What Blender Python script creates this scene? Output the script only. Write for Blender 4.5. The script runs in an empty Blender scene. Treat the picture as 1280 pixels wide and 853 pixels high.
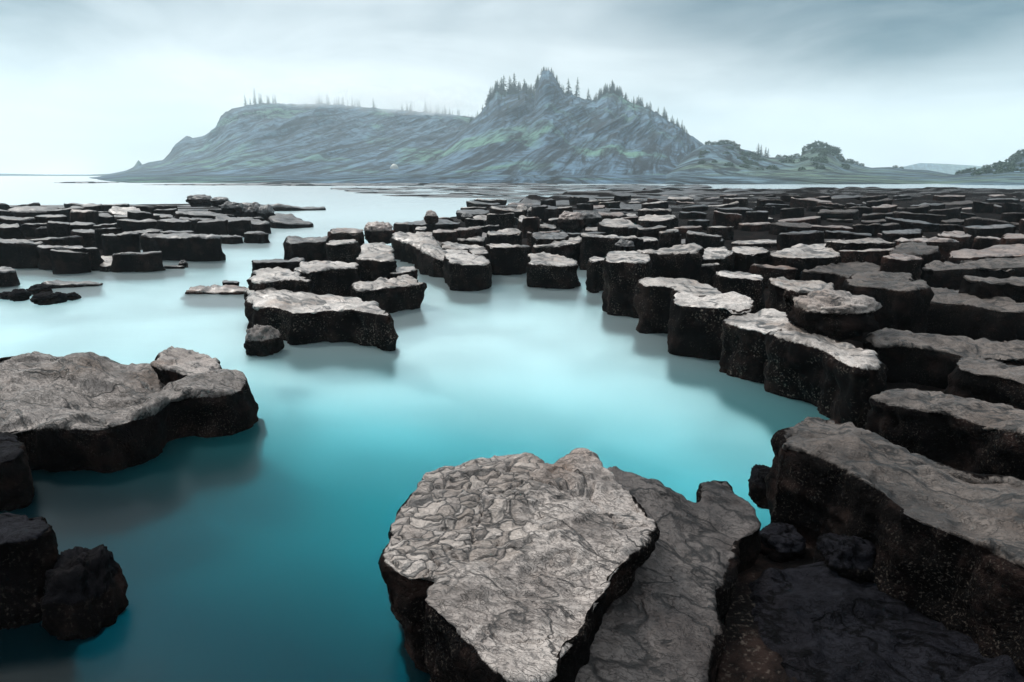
import bpy, bmesh, math, random
import numpy as np
from mathutils import Vector
from mathutils.geometry import delaunay_2d_cdt

random.seed(7)
rng = np.random.default_rng(7)
sc = bpy.context.scene
COL = sc.collection
R = math.radians

# ------------------------------------------------------------------ camera
H = 2.2
PITCH = math.atan(209.5 / 853.3)
cam_d = bpy.data.cameras.new('camera')
cam_d.lens = 24.0; cam_d.sensor_width = 36.0
cam_d.clip_start = 0.05; cam_d.clip_end = 20000
cam = bpy.data.objects.new('camera', cam_d); COL.objects.link(cam)
cam.location = (0, 0, H); cam.rotation_euler = (math.pi / 2 - PITCH, 0, 0)
sc.camera = cam
CP, SP = math.cos(PITCH), math.sin(PITCH)

def ray(px, py):
    x = (px - 640) / 853.3; y = -(py - 426.5) / 853.3
    return np.array([x, CP + y * SP, -SP + y * CP])

def at(px, py, z):                       # point of the level z that the photo shows at (px, py)
    d = ray(px, py); t = (z - H) / d[2]
    return np.array([d[0] * t, d[1] * t])

def at_dist(px, py, D):                  # point at ground distance D (along y)
    d = ray(px, py); t = D / d[1]
    return np.array([d[0] * t, D, H + d[2] * t])

def top_z(px, y_top, y_base, z0=0.0):    # height of a face from its top and foot
    p = at(px, y_base, z0); d = ray(px, y_top)
    return H + d[2] * (p[1] / d[1])

# ------------------------------------------------------------------ noise
_p = np.arange(256); np.random.default_rng(3).shuffle(_p)
_perm = np.concatenate([_p, _p, _p]).astype(np.int64)
_g = np.random.default_rng(5).normal(size=(256, 3)); _g /= np.linalg.norm(_g, axis=1)[:, None]

def perlin(P):
    P = np.asarray(P, float)
    i = np.floor(P).astype(np.int64); f = P - i; i &= 255
    u = f * f * f * (f * (f * 6 - 15) + 10)
    out = np.zeros(len(P))
    for dx in (0, 1):
        wx = u[:, 0] if dx else 1 - u[:, 0]
        hx = _perm[i[:, 0] + dx]
        for dy in (0, 1):
            wy = u[:, 1] if dy else 1 - u[:, 1]
            hy = _perm[hx + i[:, 1] + dy]
            for dz in (0, 1):
                wz = u[:, 2] if dz else 1 - u[:, 2]
                g = _g[_perm[hy + i[:, 2] + dz] & 255]
                out += wx * wy * wz * (g[:, 0] * (f[:, 0] - dx) + g[:, 1] * (f[:, 1] - dy) + g[:, 2] * (f[:, 2] - dz))
    return out * 1.5

def fbm(P, oct=4, lac=2.1, gain=0.5):
    P = np.asarray(P, float); s = np.zeros(len(P)); a = 1.0
    for k in range(oct):
        s += a * perlin(P + 17.3 * k); P = P * lac; a *= gain
    return s

def ridged(P, oct=3):
    P = np.asarray(P, float); s = np.zeros(len(P)); a = 1.0
    for k in range(oct):
        s += a * (1 - 2 * np.abs(perlin(P + 9.1 * k))); P = P * 2.1; a *= 0.5
    return s

def worley(P):                           # F1, F2 on 2D points
    i = np.floor(P).astype(np.int64)
    f1 = np.full(len(P), 9.0); f2 = np.full(len(P), 9.0); cid = np.zeros(len(P))
    for dx in (-1, 0, 1):
        for dy in (-1, 0, 1):
            c = i + np.array([dx, dy])
            h = _perm[(_perm[c[:, 0] & 255] + c[:, 1]) & 255]
            h2 = _perm[h + 71]
            q = c + np.stack([h / 255.0, h2 / 255.0], 1) * 0.85
            d = np.linalg.norm(P - q, axis=1)
            closer = d < f1
            f2 = np.where(closer, f1, np.minimum(f2, d))
            cid = np.where(closer, h / 255.0, cid)
            f1 = np.where(closer, d, f1)
    return f1, f2, cid

def sstep(a, b, x):
    t = np.clip((x - a) / (b - a), 0, 1); return t * t * (3 - 2 * t)

# ------------------------------------------------------------------ materials
def new_mat(name):
    m = bpy.data.materials.new(name); m.use_nodes = True
    nt = m.node_tree; nt.nodes.clear()
    return m, nt

class NB:
    def __init__(s, nt): s.nt = nt
    def n(s, t, **kw):
        o = s.nt.nodes.new(t)
        for k, v in kw.items():
            if k.startswith('i_'):
                key = k[2:]; key = int(key) if key.isdigit() else key
                sock = o.inputs[key]
                if isinstance(v, bpy.types.NodeSocket): s.nt.links.new(v, sock)
                else: sock.default_value = v
            else: setattr(o, k, v)
        return o
    def math(s, op, a, b=None, c=None, clamp=False):
        o = s.nt.nodes.new('ShaderNodeMath'); o.operation = op; o.use_clamp = clamp
        for k, v in enumerate((a, b, c)):
            if v is None: continue
            if isinstance(v, bpy.types.NodeSocket): s.nt.links.new(v, o.inputs[k])
            else: o.inputs[k].default_value = v
        return o.outputs[0]
    def mix(s, f, a, b, bt='MIX'):
        o = s.nt.nodes.new('ShaderNodeMix'); o.data_type = 'RGBA'; o.blend_type = bt
        for k, v in ((0, f), (6, a), (7, b)):
            if isinstance(v, bpy.types.NodeSocket): s.nt.links.new(v, o.inputs[k])
            elif k == 0: o.inputs[0].default_value = v
            else: o.inputs[k].default_value = (*v, 1) if len(v) == 3 else v
        return o.outputs[2]
    def rng(s, v, a, b, c=0.0, d=1.0, smooth=True):
        o = s.nt.nodes.new('ShaderNodeMapRange'); o.interpolation_type = 'SMOOTHSTEP' if smooth else 'LINEAR'
        s.nt.links.new(v, o.inputs[0])
        for k, x in zip((1, 2, 3, 4), (a, b, c, d)): o.inputs[k].default_value = x
        return o.outputs[0]
    def noise(s, vec, scale, detail=4, rough=0.55, dist=0.0):
        o = s.nt.nodes.new('ShaderNodeTexNoise')
        s.nt.links.new(vec, o.inputs['Vector'])
        o.inputs['Scale'].default_value = scale; o.inputs['Detail'].default_value = detail
        o.inputs['Roughness'].default_value = rough; o.inputs['Distortion'].default_value = dist
        return o.outputs[0]
    def out(s, surf=None, vol=None):
        o = s.nt.nodes.new('ShaderNodeOutputMaterial')
        if surf: s.nt.links.new(surf, o.inputs['Surface'])
        if vol: s.nt.links.new(vol, o.inputs['Volume'])

def rock_material(name, light, mid, crack_scale, crack_w, rough_top, spec_top, bump=0.6, side=(0.003, 0.0025, 0.0025), speck=0.75, coat=0.0, speck_scale=42.0, cobble=False, crack_min=0.03):
    m, nt = new_mat(name); b = NB(nt)
    geo = b.n('ShaderNodeNewGeometry'); pos = geo.outputs['Position']
    at_ = b.n('ShaderNodeAttribute', attribute_name='top').outputs['Fac']
    oi = b.n('ShaderNodeObjectInfo').outputs['Random']
    n1 = b.noise(pos, 2.2, 5, 0.6)
    n2 = b.noise(pos, 22.0, 5, 0.65)
    n3 = b.noise(pos, 70.0, 3, 0.6)
    # wormy creases: contour lines of distorted noise, plus sparse cracks
    mr = b.n('ShaderNodeMapping'); nt.links.new(pos, mr.inputs['Vector']); mr.inputs['Rotation'].default_value = (0, 0, 0.5)
    mp = b.n('ShaderNodeMapping'); nt.links.new(mr.outputs[0], mp.inputs['Vector']); mp.inputs['Scale'].default_value = (0.7, 1.35, 0.9)
    w1 = b.noise(mp.outputs[0], crack_scale * 1.25, 3, 0.5, 0.9)
    w2 = b.noise(mp.outputs[0], crack_scale * 2.6, 2, 0.5, 0.7)
    w3 = b.noise(mp.outputs[0], crack_scale * 0.22, 5, 0.55, 0.5)
    ab = lambda v: b.math('ABSOLUTE', b.math('SUBTRACT', v, 0.5))
    cr1 = b.rng(ab(w1), 0.0, crack_w * 0.36, 0.45, 1.0)
    cr2 = b.rng(ab(w2), 0.0, crack_w * 0.5, 0.68, 1.0)
    cr3 = b.rng(ab(w3), 0.0, crack_min, 0.0, 1.0)
    crack = b.math('MULTIPLY', b.math('MULTIPLY', cr1, cr2), cr3)
    # colour of the weathered top
    f = b.rng(b.math('ADD', b.math('MULTIPLY', n1, 0.75), b.math('MULTIPLY', n2, 0.35)), 0.40, 0.66)
    top = b.mix(f, mid, light)
    top = b.mix(b.math('MULTIPLY', oi, 0.6), top, tuple(k * c for c, k in zip(mid, (0.75, 0.66, 0.58))))
    top = b.mix(b.rng(b.noise(pos, 1.3, 3), 0.52, 0.72, 0, 0.6), top, tuple(c * k for c, k in zip(mid, (1.45, 1.1, 0.85))))
    top = b.mix(b.rng(n3, 0.34, 0.46, 0.55, 0.0), top, tuple(0.4 * c for c in mid))
    topc = b.mix(crack, tuple(0.22 * c for c in mid), top)
    # near black flank: shade painted into dark algae, with barnacle specks and rusty patches
    sd = b.mix(b.rng(b.noise(pos, 3.0, 6, 0.7), 0.48, 0.68), side, tuple(4.2 * c * k for c, k in zip(side, (1.35, 1.0, 0.85))))
    sp = b.math('MULTIPLY', b.rng(b.noise(pos, speck_scale, 3, 0.6), 0.55, 0.67), b.rng(b.noise(pos, 2.6, 5, 0.7), 0.42, 0.62))
    sd = b.mix(b.math('MULTIPLY', sp, speck), sd, (0.15, 0.125, 0.105))
    dome = None
    if cobble:                              # rounded cobbles set in the crust, each its own grey
        gap = b.n('ShaderNodeAttribute', attribute_name='gap').outputs['Fac']
        dn = b.n('ShaderNodeTexNoise'); nt.links.new(pos, dn.inputs['Vector']); dn.inputs['Scale'].default_value = 7.0; dn.inputs['Detail'].default_value = 3
        dp = b.n('ShaderNodeVectorMath', operation='MULTIPLY_ADD', i_0=dn.outputs['Color'], i_1=(0.14, 0.14, 0.0), i_2=pos)
        dm = b.n('ShaderNodeMapping'); nt.links.new(dp.outputs[0], dm.inputs['Vector']); dm.inputs['Scale'].default_value = (0.75, 1.0, 0.12)
        ve = b.n('ShaderNodeTexVoronoi', feature='DISTANCE_TO_EDGE'); nt.links.new(dm.outputs[0], ve.inputs['Vector']); ve.inputs['Scale'].default_value = 15.0
        vc = b.n('ShaderNodeTexVoronoi', feature='F1'); nt.links.new(dm.outputs[0], vc.inputs['Vector']); vc.inputs['Scale'].default_value = 15.0
        sc_ = b.n('ShaderNodeSeparateColor'); nt.links.new(vc.outputs['Color'], sc_.inputs[0])
        line = b.math('MULTIPLY', b.rng(ve.outputs[0], 0.015, 0.085, 1.0, 0.0), gap)
        tone = b.mix(sc_.outputs[0], tuple(0.8 * c for c in mid), tuple(1.1 * c for c in light))
        tone = b.mix(b.math('MULTIPLY', sc_.outputs[1], 0.45), tone, (0.30, 0.235, 0.19))
        topc = b.mix(b.math('MULTIPLY', gap, 0.6), topc, tone)
        topc = b.mix(b.math('MULTIPLY', line, 0.9), topc, (0.016, 0.014, 0.014))
        dome = b.math('MULTIPLY', b.rng(ve.outputs[0], 0.0, 0.30), gap)
    mask = b.rng(b.math('ADD', at_, b.math('MULTIPLY', b.math('SUBTRACT', n2, 0.5), 0.9)), 0.38, 0.62)
    colr = b.mix(mask, sd, topc)
    hgt = b.math('ADD', b.math('MULTIPLY', crack, 0.5), b.math('ADD', b.math('MULTIPLY', n2, 0.7), b.math('MULTIPLY', n3, 0.2)))
    if dome is not None: hgt = b.math('ADD', hgt, b.math('MULTIPLY', dome, 1.5))
    bp = b.n('ShaderNodeBump', i_Strength=bump, i_Distance=0.025, i_Height=hgt)
    pr = b.n('ShaderNodeBsdfPrincipled')
    nt.links.new(colr, pr.inputs['Base Color'])
    nt.links.new(bp.outputs[0], pr.inputs['Normal'])
    ro = b.n('ShaderNodeMix'); ro.data_type = 'FLOAT'; nt.links.new(mask, ro.inputs[0]); ro.inputs[2].default_value = 0.9; ro.inputs[3].default_value = rough_top
    nt.links.new(ro.outputs[0], pr.inputs['Roughness'])
    sl = b.n('ShaderNodeMix'); sl.data_type = 'FLOAT'; nt.links.new(mask, sl.inputs[0]); sl.inputs[2].default_value = 0.03; sl.inputs[3].default_value = spec_top
    nt.links.new(sl.outputs[0], pr.inputs['Specular IOR Level'])
    nt.links.new(b.math('MULTIPLY', mask, coat), pr.inputs['Coat Weight']); pr.inputs['Coat Roughness'].default_value = 0.3
    b.out(pr.outputs[0])
    return m

M = {}
M['near'] = rock_material('pale_weathered_basalt', (0.42, 0.365, 0.335), (0.125, 0.105, 0.097), 13.0, 0.10, 0.55, 0.4, speck=0.4, speck_scale=80.0, crack_min=0.03)
M['hero'] = rock_material('cobbled_pale_basalt', (0.48, 0.42, 0.385), (0.15, 0.127, 0.117), 13.0, 0.10, 0.55, 0.4, speck=0.4, speck_scale=80.0, cobble=True, bump=0.8, crack_min=0.022)
M['flaky'] = rock_material('flaky_grey_basalt', (0.36, 0.31, 0.285), (0.085, 0.072, 0.066), 12.0, 0.10, 0.55, 0.4, speck=0.4, speck_scale=80.0, crack_min=0.03, bump=0.9)
M['field'] = rock_material('wet_topped_basalt', (0.58, 0.515, 0.475), (0.17, 0.145, 0.13), 7.0, 0.06, 0.45, 0.55, bump=0.4, coat=0.25, crack_min=0.045)
M['brown_grey'] = rock_material('brown_grey_basalt', (0.145, 0.117, 0.102), (0.038, 0.031, 0.028), 12.0, 0.10, 0.55, 0.35, speck=0.3, speck_scale=80.0, crack_min=0.035)  # darker brown grey tone, mostly for stones towards the right
M['shade'] = rock_material('shade_painted_grey_basalt', (0.12, 0.104, 0.098), (0.036, 0.031, 0.031), 12.0, 0.10, 0.6, 0.25, speck=0.3, speck_scale=80.0, crack_min=0.03)  # darker copy of the basalt, the ledge's shade painted into its colour
M['dark'] = rock_material('shade_painted_black_basalt', (0.012, 0.012, 0.0155), (0.004, 0.004, 0.0055), 12.0, 0.10, 0.75, 0.04, speck=0.2)  # near black, shade of the bottom corners painted into the base colour
M['reef'] = rock_material('black_reef_basalt', (0.17, 0.16, 0.158), (0.034, 0.031, 0.031), 7.0, 0.07, 0.45, 0.5, bump=0.4, side=(0.0032, 0.0028, 0.0028), speck=0.25, coat=0.15)
M['red'] = rock_material('reddish_basalt', (0.40, 0.33, 0.295), (0.15, 0.105, 0.09), 8.0, 0.07, 0.45, 0.5, bump=0.4, side=(0.007, 0.0046, 0.0042), coat=0.3)

# ------------------------------------------------------------------ mesh builders
def mesh_obj(name, V, F, mat, loc=(0, 0, 0), attr=None, gap=None, smooth=True, parent=None):
    me = bpy.data.meshes.new(name)
    me.from_pydata([tuple(v) for v in V], [], [tuple(f) for f in F])
    me.validate(); me.update()
    if smooth: me.polygons.foreach_set('use_smooth', [True] * len(me.polygons))
    if attr is not None and len(me.vertices) == len(attr):
        a = me.attributes.new('top', 'FLOAT', 'POINT'); a.data.foreach_set('value', np.asarray(attr, np.float32))
    if gap is not None and len(me.vertices) == len(gap):
        a = me.attributes.new('gap', 'FLOAT', 'POINT'); a.data.foreach_set('value', np.asarray(gap, np.float32))
    if mat: me.materials.append(mat)
    o = bpy.data.objects.new(name, me); COL.objects.link(o); o.location = loc
    if parent: o.parent = parent
    return o

def tag(o, label=None, cat=None, group=None, kind=None):
    for k, v in (('label', label), ('category', cat), ('group', group), ('kind', kind)):
        if v: o[k] = v
    return o

def chaikin(P, it):
    for _ in range(it):
        Q = np.roll(P, -1, 0)
        P = np.stack([0.84 * P + 0.16 * Q, 0.16 * P + 0.84 * Q], 1).reshape(-1, 2)
    return P

def resample(P, s):
    Q = np.vstack([P, P[:1]]); L = np.linalg.norm(np.diff(Q, axis=0), axis=1); c = np.concatenate([[0], np.cumsum(L)])
    n = max(10, int(c[-1] / s)); t = np.linspace(0, c[-1], n, endpoint=False)
    return np.stack([np.interp(t, c, Q[:, 0]), np.interp(t, c, Q[:, 1])], 1)

def area2(P):
    Q = np.roll(P, -1, 0); return 0.5 * np.sum(P[:, 0] * Q[:, 1] - Q[:, 0] * P[:, 1])

def inside(P, poly):
    x, y = P[:, 0], P[:, 1]; r = np.zeros(len(P), bool); n = len(poly); j = n - 1
    for i in range(n):
        xi, yi = poly[i]; xj, yj = poly[j]
        c = ((yi > y) != (yj > y)) & (x < (xj - xi) * (y - yi) / (yj - yi + 1e-12) + xi)
        r ^= c; j = i
    return r

def seg_dist(P, poly):
    d = np.full(len(P), 1e9)
    for i in range(len(poly)):
        a = np.asarray(poly[i - 1]); b_ = np.asarray(poly[i]); ab = b_ - a
        t = np.clip(((P - a) @ ab) / (ab @ ab + 1e-12), 0, 1)
        d = np.minimum(d, np.linalg.norm(P - a - t[:, None] * ab, axis=1))
    return d

def vnormals(V, F):
    N = np.zeros_like(V)
    for f in (np.array([q for q in F if len(q) == 3]), np.array([q for q in F if len(q) == 4])):
        if len(f) == 0: continue
        n = np.cross(V[f[:, 1]] - V[f[:, 0]], V[f[:, 2]] - V[f[:, 0]])
        for k in range(f.shape[1]): np.add.at(N, f[:, k], n)
    return N / (np.linalg.norm(N, axis=1)[:, None] + 1e-12)

FOOT = []      # footprints already taken

def stone(name, outline, zt, mat, s=None, zb=-0.95, edge=None, tilt=(0, 0), rough=1.0, rounding=1, flare=0.0,
          hero=None, dome=0.0, terrace=0.0):
    P = np.asarray(outline, float)
    if area2(P) < 0: P = P[::-1]
    FOOT.append(P.copy())
    c = P.mean(0); dist = np.linalg.norm(c)
    size = math.sqrt(abs(area2(P)))
    if s is None: s = max(0.010, dist * 0.0042)
    s = min(s, size / 5)
    P = chaikin(P, rounding); P = resample(P, s)
    T = np.roll(P, -1, 0) - np.roll(P, 1, 0); T /= np.linalg.norm(T, axis=1)[:, None] + 1e-9
    Nn = np.stack([T[:, 1], -T[:, 0]], 1)
    q = np.c_[P, np.full(len(P), zt)]
    P = P + Nn * (rough * (0.016 * size * fbm(q * (2.2 / size), 3) + 0.022 * min(size, 1) * fbm(q * (9 / size), 3)))[:, None]
    if edge is None: edge = random.uniform(0.022, 0.05) * size
    T = np.roll(P, -1, 0) - np.roll(P, 1, 0)
    for _ in range(3): T = (T + np.roll(T, 1, 0) + np.roll(T, -1, 0)) / 3
    T /= np.linalg.norm(T, axis=1)[:, None] + 1e-9
    Nn = np.stack([T[:, 1], -T[:, 0]], 1)
    n = len(P)
    ins = P - Nn * edge
    # top cap: constrained triangulation with jittered interior points
    lo, hi = ins.min(0), ins.max(0)
    gx, gy = np.meshgrid(np.arange(lo[0], hi[0], s), np.arange(lo[1], hi[1], s))
    G = np.stack([gx.ravel(), gy.ravel()], 1) + rng.uniform(-0.3, 0.3, (gx.size, 2)) * s
    G = G[inside(G, ins)]
    if len(G): G = G[seg_dist(G, ins) > 0.6 * s]
    pts = np.vstack([ins, G]) if len(G) else ins
    res = delaunay_2d_cdt([Vector((float(a), float(b_))) for a, b_ in pts], [], [list(range(n))], 1, 1e-7)
    tv = np.array([(v.x, v.y) for v in res[0]]); tf = [tuple(f) for f in res[2]]
    orig = res[3]
    ringmap = [None] * n
    for i, ol in enumerate(orig):
        for k in ol:
            if k < n: ringmap[k] = i
    for k in range(n):
        if ringmap[k] is None: ringmap[k] = int(np.argmin(np.sum((tv - ins[k]) ** 2, 1)))
    V = [(x, y, zt) for x, y in tv]; F = list(tf)
    prev = ringmap
    hs = zt - edge - zb
    rows = max(4, int(hs / (s * 1.25)))
    prof = [(0.62, -0.08), (0.29, -0.29), (0.08, -0.62), (0.0, -1.0)]
    rings = [(P - Nn * (edge * a), zt + edge * b_) for a, b_ in prof]
    for k in range(1, rows + 1):
        t = k / rows
        rings.append((P + Nn * (flare * t * hs), zt - edge - hs * t))
    topw = [1.0] * len(V)
    tw = [0.95, 0.7, 0.4, 0.12]
    for ri, (pp, z) in enumerate(rings):
        base = len(V)
        V += [(x, y, z) for x, y in pp]; topw += [tw[ri] if ri < 4 else 0.0] * n
        cur = list(range(base, base + n))
        for k in range(n):
            a, b_ = prev[k], prev[(k + 1) % n]
            if a == b_: F.append((a, cur[k], cur[(k + 1) % n]))
            else: F.append((a, cur[k], cur[(k + 1) % n], b_))
        prev = cur
    V = np.array(V); topw = np.array(topw)
    N = vnormals(V, F)
    N[N[:, 2] < -0.3] *= -1
    F.append(tuple(prev[::-1]))
    up = topw
    amp = rough
    big = fbm(V * (1.6 / size), 3) * 0.05 * size
    fine = fbm(V * (6.5 / size), 4) * 0.022 * min(size, 1.2)
    vs = V * np.array([3.2, 3.2, 0.9]) / max(size, 0.3)
    side = (ridged(vs * 1.3, 3) - 0.6) * 0.030 * min(size, 1.0)
    micro = fbm(V / (s * 3.2), 2) * s * 0.30
    D = amp * (up * (big * 1.25 + fine * 1.3) + (1 - up) * (big + fine + side) + micro)
    if hero is None and tilt == (0, 0): tilt = (random.uniform(-0.06, 0.06), random.uniform(-0.05, 0.05))
    if not terrace and hero is None and size > 0.3: terrace = random.choice((0.0, 0.012, 0.02, 0.03)) * min(size, 1.2)
    if terrace:
        hfield = fbm(V * np.array([1.3, 2.4, 1.0]) / size + 5, 4) * 2.2 + 4
        st = np.floor(hfield) + sstep(0.72, 0.98, hfield - np.floor(hfield))
        D += up * (st - 4) * terrace
    gap = None
    if hero is not None:
        hd, gap = hero(V, up); D = D + hd
    else:                                   # chipped rims and cracked, ledged flanks
        em = np.clip(4 * up * (1 - up), 0, 1) + 0.35 * (1 - up)
        chip = ridged(V * np.array([4.0, 4.0, 3.0]) / max(size, 0.25), 3) - 0.9
        D -= 0.055 * min(size, 1.1) * amp * em * np.clip(chip, 0, 1) * 1.6
        led = fbm(V * np.array([1.2, 1.2, 6.0]) / max(size, 0.3) + 3.3, 3)
        D += (1 - up) * 0.045 * min(size, 1.0) * amp * led
        blk = fbm(V * np.array([2.4, 2.4, 1.2]) / max(size, 0.3) + 8.8, 2)
        D += (1 - up) * 0.035 * min(size, 1.0) * amp * np.sign(blk) * np.minimum(np.abs(blk) * 6, 1)
    V = V + N * D[:, None]
    if dome: V[:, 2] += up * dome * (1 - np.clip(np.linalg.norm((V[:, :2] - c) / (hi - lo) * 2, axis=1), 0, 1) ** 2)
    fac = np.clip((V[:, 2] - zb) / (zt - zb), 0, 1.2)
    V[:, 2] += fac * ((V[:, 0] - c[0]) * tilt[0] + (V[:, 1] - c[1]) * tilt[1])
    o = mesh_obj(name, V - np.array([c[0], c[1], 0]), F, mat, (c[0], c[1], 0), topw, gap)
    return o

def boulder(name, px, py_base, wpx, hpx, mat, zbase=0.0, depth=1.0, seed=0, sink=0.25, sharp=2.6):
    p = at(px, py_base, zbase); dist = np.linalg.norm(p)
    sl = math.hypot(dist, H) / 853.3
    w = wpx * sl; h = hpx * sl
    d = w * depth
    nu, nv = 72, 46
    u = np.linspace(0, 2 * math.pi, nu, endpoint=False); v = np.linspace(-math.pi / 2, math.pi / 2, nv)
    e = 2 / sharp
    f = lambda a: np.sign(a) * np.abs(a) ** e
    V = []; F = []
    for j in range(nv):
        for i in range(nu):
            V.append((f(math.cos(v[j])) * f(math.cos(u[i])), f(math.cos(v[j])) * f(math.sin(u[i])), f(math.sin(v[j]))))
    for j in range(nv - 1):
        for i in range(nu):
            a = j * nu + i; b_ = j * nu + (i + 1) % nu
            F.append((a, b_, b_ + nu, a + nu))
    V = np.array(V)
    rr = 1 + 0.20 * fbm(V * 1.1 + seed * 7.7, 4) + 0.06 * fbm(V * 4 + seed, 4) - 0.10 * np.clip(ridged(V * 1.5 + seed * 3.1, 3) - 0.7, 0, 1)
    st_ = fbm(V * np.array([0.8, 0.8, 2.2]) + seed, 3) * 3; rr += 0.05 * (np.floor(st_) + sstep(0.6, 0.95, st_ - np.floor(st_)))
    nz = V[:, 2] / np.linalg.norm(V, axis=1)
    V = V * rr[:, None]
    V *= np.array([w / 2, d / 2, h / 2 * (1 + sink)])
    topw = sstep(0.05, 0.6, nz)
    cz = zbase + h / 2 * (1 - sink)
    FOOT.append(p + np.array([(w / 2 * math.cos(a), d / 2 + d / 2 * math.sin(a)) for a in np.linspace(0, 6.28, 9)[:-1]]))
    return mesh_obj(name, V + np.array([0, 0, cz - zbase]), F, mat, (p[0], p[1] + d / 2, zbase), topw)

def S(name, px, z, label, mat='field', cat='rock', group=None, **kw):
    ym = max(y for x, y in px); xm = min(x for x, y in px)
    sq = 0.5 if (mat in ('reef', 'red') and ym < 345 and xm < 345) else (0.72 if ym < 318 else 1.0)
    px = [(x, ym - (ym - y) * sq) for x, y in px]
    if isinstance(z, tuple): z = top_z(*z)
    out = np.array([at(x, y, z) for x, y in px])
    o = stone(name, out, z, M[mat], **kw)
    return tag(o, label, cat, group)

def B(name, px, pyb, w, h, label, mat='field', cat='boulder', group=None, **kw):
    return tag(boulder(name, px, pyb, w, h, M[mat], **kw), label, cat, group)

# ================================================================== FOREGROUND ROCKS
def hero_cobbles(V, up):
    P = V[:, :2]
    c0 = np.array([-0.34, 3.2])
    r = np.linalg.norm((P - c0) / np.array([0.60, 0.75]), axis=1) + 0.35 * perlin(V * 2.6) + 0.15 * perlin(V * 8)
    m = (1 - sstep(0.72, 1.0, r)) * sstep(0.5, 0.95, up)
    q = np.c_[P * np.array([1.3, 1.9]) + 0.30 * np.stack([perlin(V * 4), perlin(V * 4 + 9)], 1), np.full(len(P), 3.7)]
    line = (1 - sstep(0.0, 0.022, np.abs(perlin(q)))) * up
    hf = fbm(V * np.array([1.6, 3.0, 1.0]) + 5, 4) * 2.0 + 4
    st = np.floor(hf) + sstep(0.75, 0.97, hf - np.floor(hf))
    sl = up * (0.020 * (st - 4) + 0.012 * fbm(V * np.array([5, 8, 5.0]), 4))
    sl += (1 - up) * (0.05 * fbm(V * np.array([2, 2, 5.0]), 3) - 0.03 * np.clip(ridged(V * np.array([3, 3, 2.0]), 3) - 0.9, 0, 1))
    lump = m * 0.010 * fbm(V * np.array([9, 12, 9.0]), 2)
    return lump - 0.035 * line + sl, np.clip(m, 0, 1)

S('rock_slab', [(478, 684), (484, 655), (505, 622), (540, 592), (592, 577), (640, 573), (668, 577), (688, 588), (712, 584), (724, 575), (748, 586), (772, 606),
                (812, 640), (818, 652), (795, 682), (768, 722), (738, 766), (712, 806), (692, 838), (668, 850), (640, 842), (616, 824), (590, 802), (566, 778), (540, 757), (524, 744), (530, 731), (548, 722), (500, 716)],
  0.52, 'large pale cracked slab with a cobbled crust, nearest the camera above the turquoise water', 'hero', 'rock slab',
  s=0.0095, edge=0.024, hero=hero_cobbles, rough=0.6, tilt=(0.02, 0.03), zb=-1.0, flare=-0.10)
S('rock_ledge', [(760, 612), (806, 624), (850, 634), (876, 635), (874, 622), (888, 614), (910, 615), (948, 638), (958, 660), (934, 668), (914, 690), (900, 740), (885, 800), (868, 900),
                 (660, 940), (640, 830), (680, 740), (730, 660)],
  0.36, 'grey sloping ledge joined to the right flank of the cobbled slab', 'shade', 'rock ledge', s=0.0125, edge=0.03, rough=0.6, tilt=(-0.08, 0.20), zb=-1.0, terrace=0.015)
S('rock_slab', [(970, 556), (976, 538), (992, 522), (1010, 517), (1042, 519), (1098, 543), (1146, 562), (1186, 577), (1240, 583), (1330, 606), (1420, 700), (1380, 760), (1290, 706), (1235, 678),
                (1180, 656), (1130, 636), (1092, 604), (1044, 574), (990, 560)],
  0.66, 'long rough brown grey slab running off the right edge beside the sloping ledge', 'brown_grey', 'rock slab', s=0.014, edge=0.045, zb=-0.95, rough=0.8, tilt=(0.0, 0.02))
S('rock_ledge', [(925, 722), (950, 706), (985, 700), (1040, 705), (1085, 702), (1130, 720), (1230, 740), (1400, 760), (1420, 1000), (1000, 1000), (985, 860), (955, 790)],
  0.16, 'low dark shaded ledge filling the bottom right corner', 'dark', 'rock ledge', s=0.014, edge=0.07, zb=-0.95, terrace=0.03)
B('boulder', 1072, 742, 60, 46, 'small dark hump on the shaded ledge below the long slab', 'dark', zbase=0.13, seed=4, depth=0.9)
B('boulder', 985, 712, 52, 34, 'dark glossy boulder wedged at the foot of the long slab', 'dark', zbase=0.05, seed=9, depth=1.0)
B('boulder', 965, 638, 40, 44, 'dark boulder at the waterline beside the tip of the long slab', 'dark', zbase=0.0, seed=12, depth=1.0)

# left bank
S('rock_slab', [(-120, 455), (-30, 446), (10, 441), (48, 441), (92, 450), (130, 458), (168, 459), (200, 455), (250, 455), (286, 466), (298, 474), (300, 488), (282, 495), (245, 496), (206, 502),
                (192, 518), (158, 527), (120, 538), (60, 534), (20, 538), (-60, 548), (-160, 560)],
  0.34, 'broad flaky slab reaching into the pool from the left edge', 'flaky', 'rock slab', s=0.018, edge=0.018, zb=-1.0, rough=1.25, terrace=0.06, tilt=(0.01, 0.0))
S('rock_block', [(188, 458), (200, 444), (214, 437), (246, 438), (272, 450), (288, 464), (270, 468), (240, 466), (214, 462)],
  0.44, 'flat capping block on the far corner of the broad flaky slab', 'near', 'rock block', s=0.026, edge=0.04, zb=0.2, terrace=0.015)
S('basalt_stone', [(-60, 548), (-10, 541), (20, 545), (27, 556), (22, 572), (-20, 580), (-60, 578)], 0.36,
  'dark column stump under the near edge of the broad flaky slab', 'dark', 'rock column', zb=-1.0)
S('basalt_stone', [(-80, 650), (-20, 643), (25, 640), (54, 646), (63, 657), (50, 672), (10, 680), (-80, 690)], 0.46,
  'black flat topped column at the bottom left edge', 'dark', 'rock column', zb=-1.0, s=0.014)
B('boulder', 84, 800, 64, 72, 'black rounded boulder leaning on the bottom left column', 'dark', zbase=0.0, seed=21, depth=1.1, sink=0.4)

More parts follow.
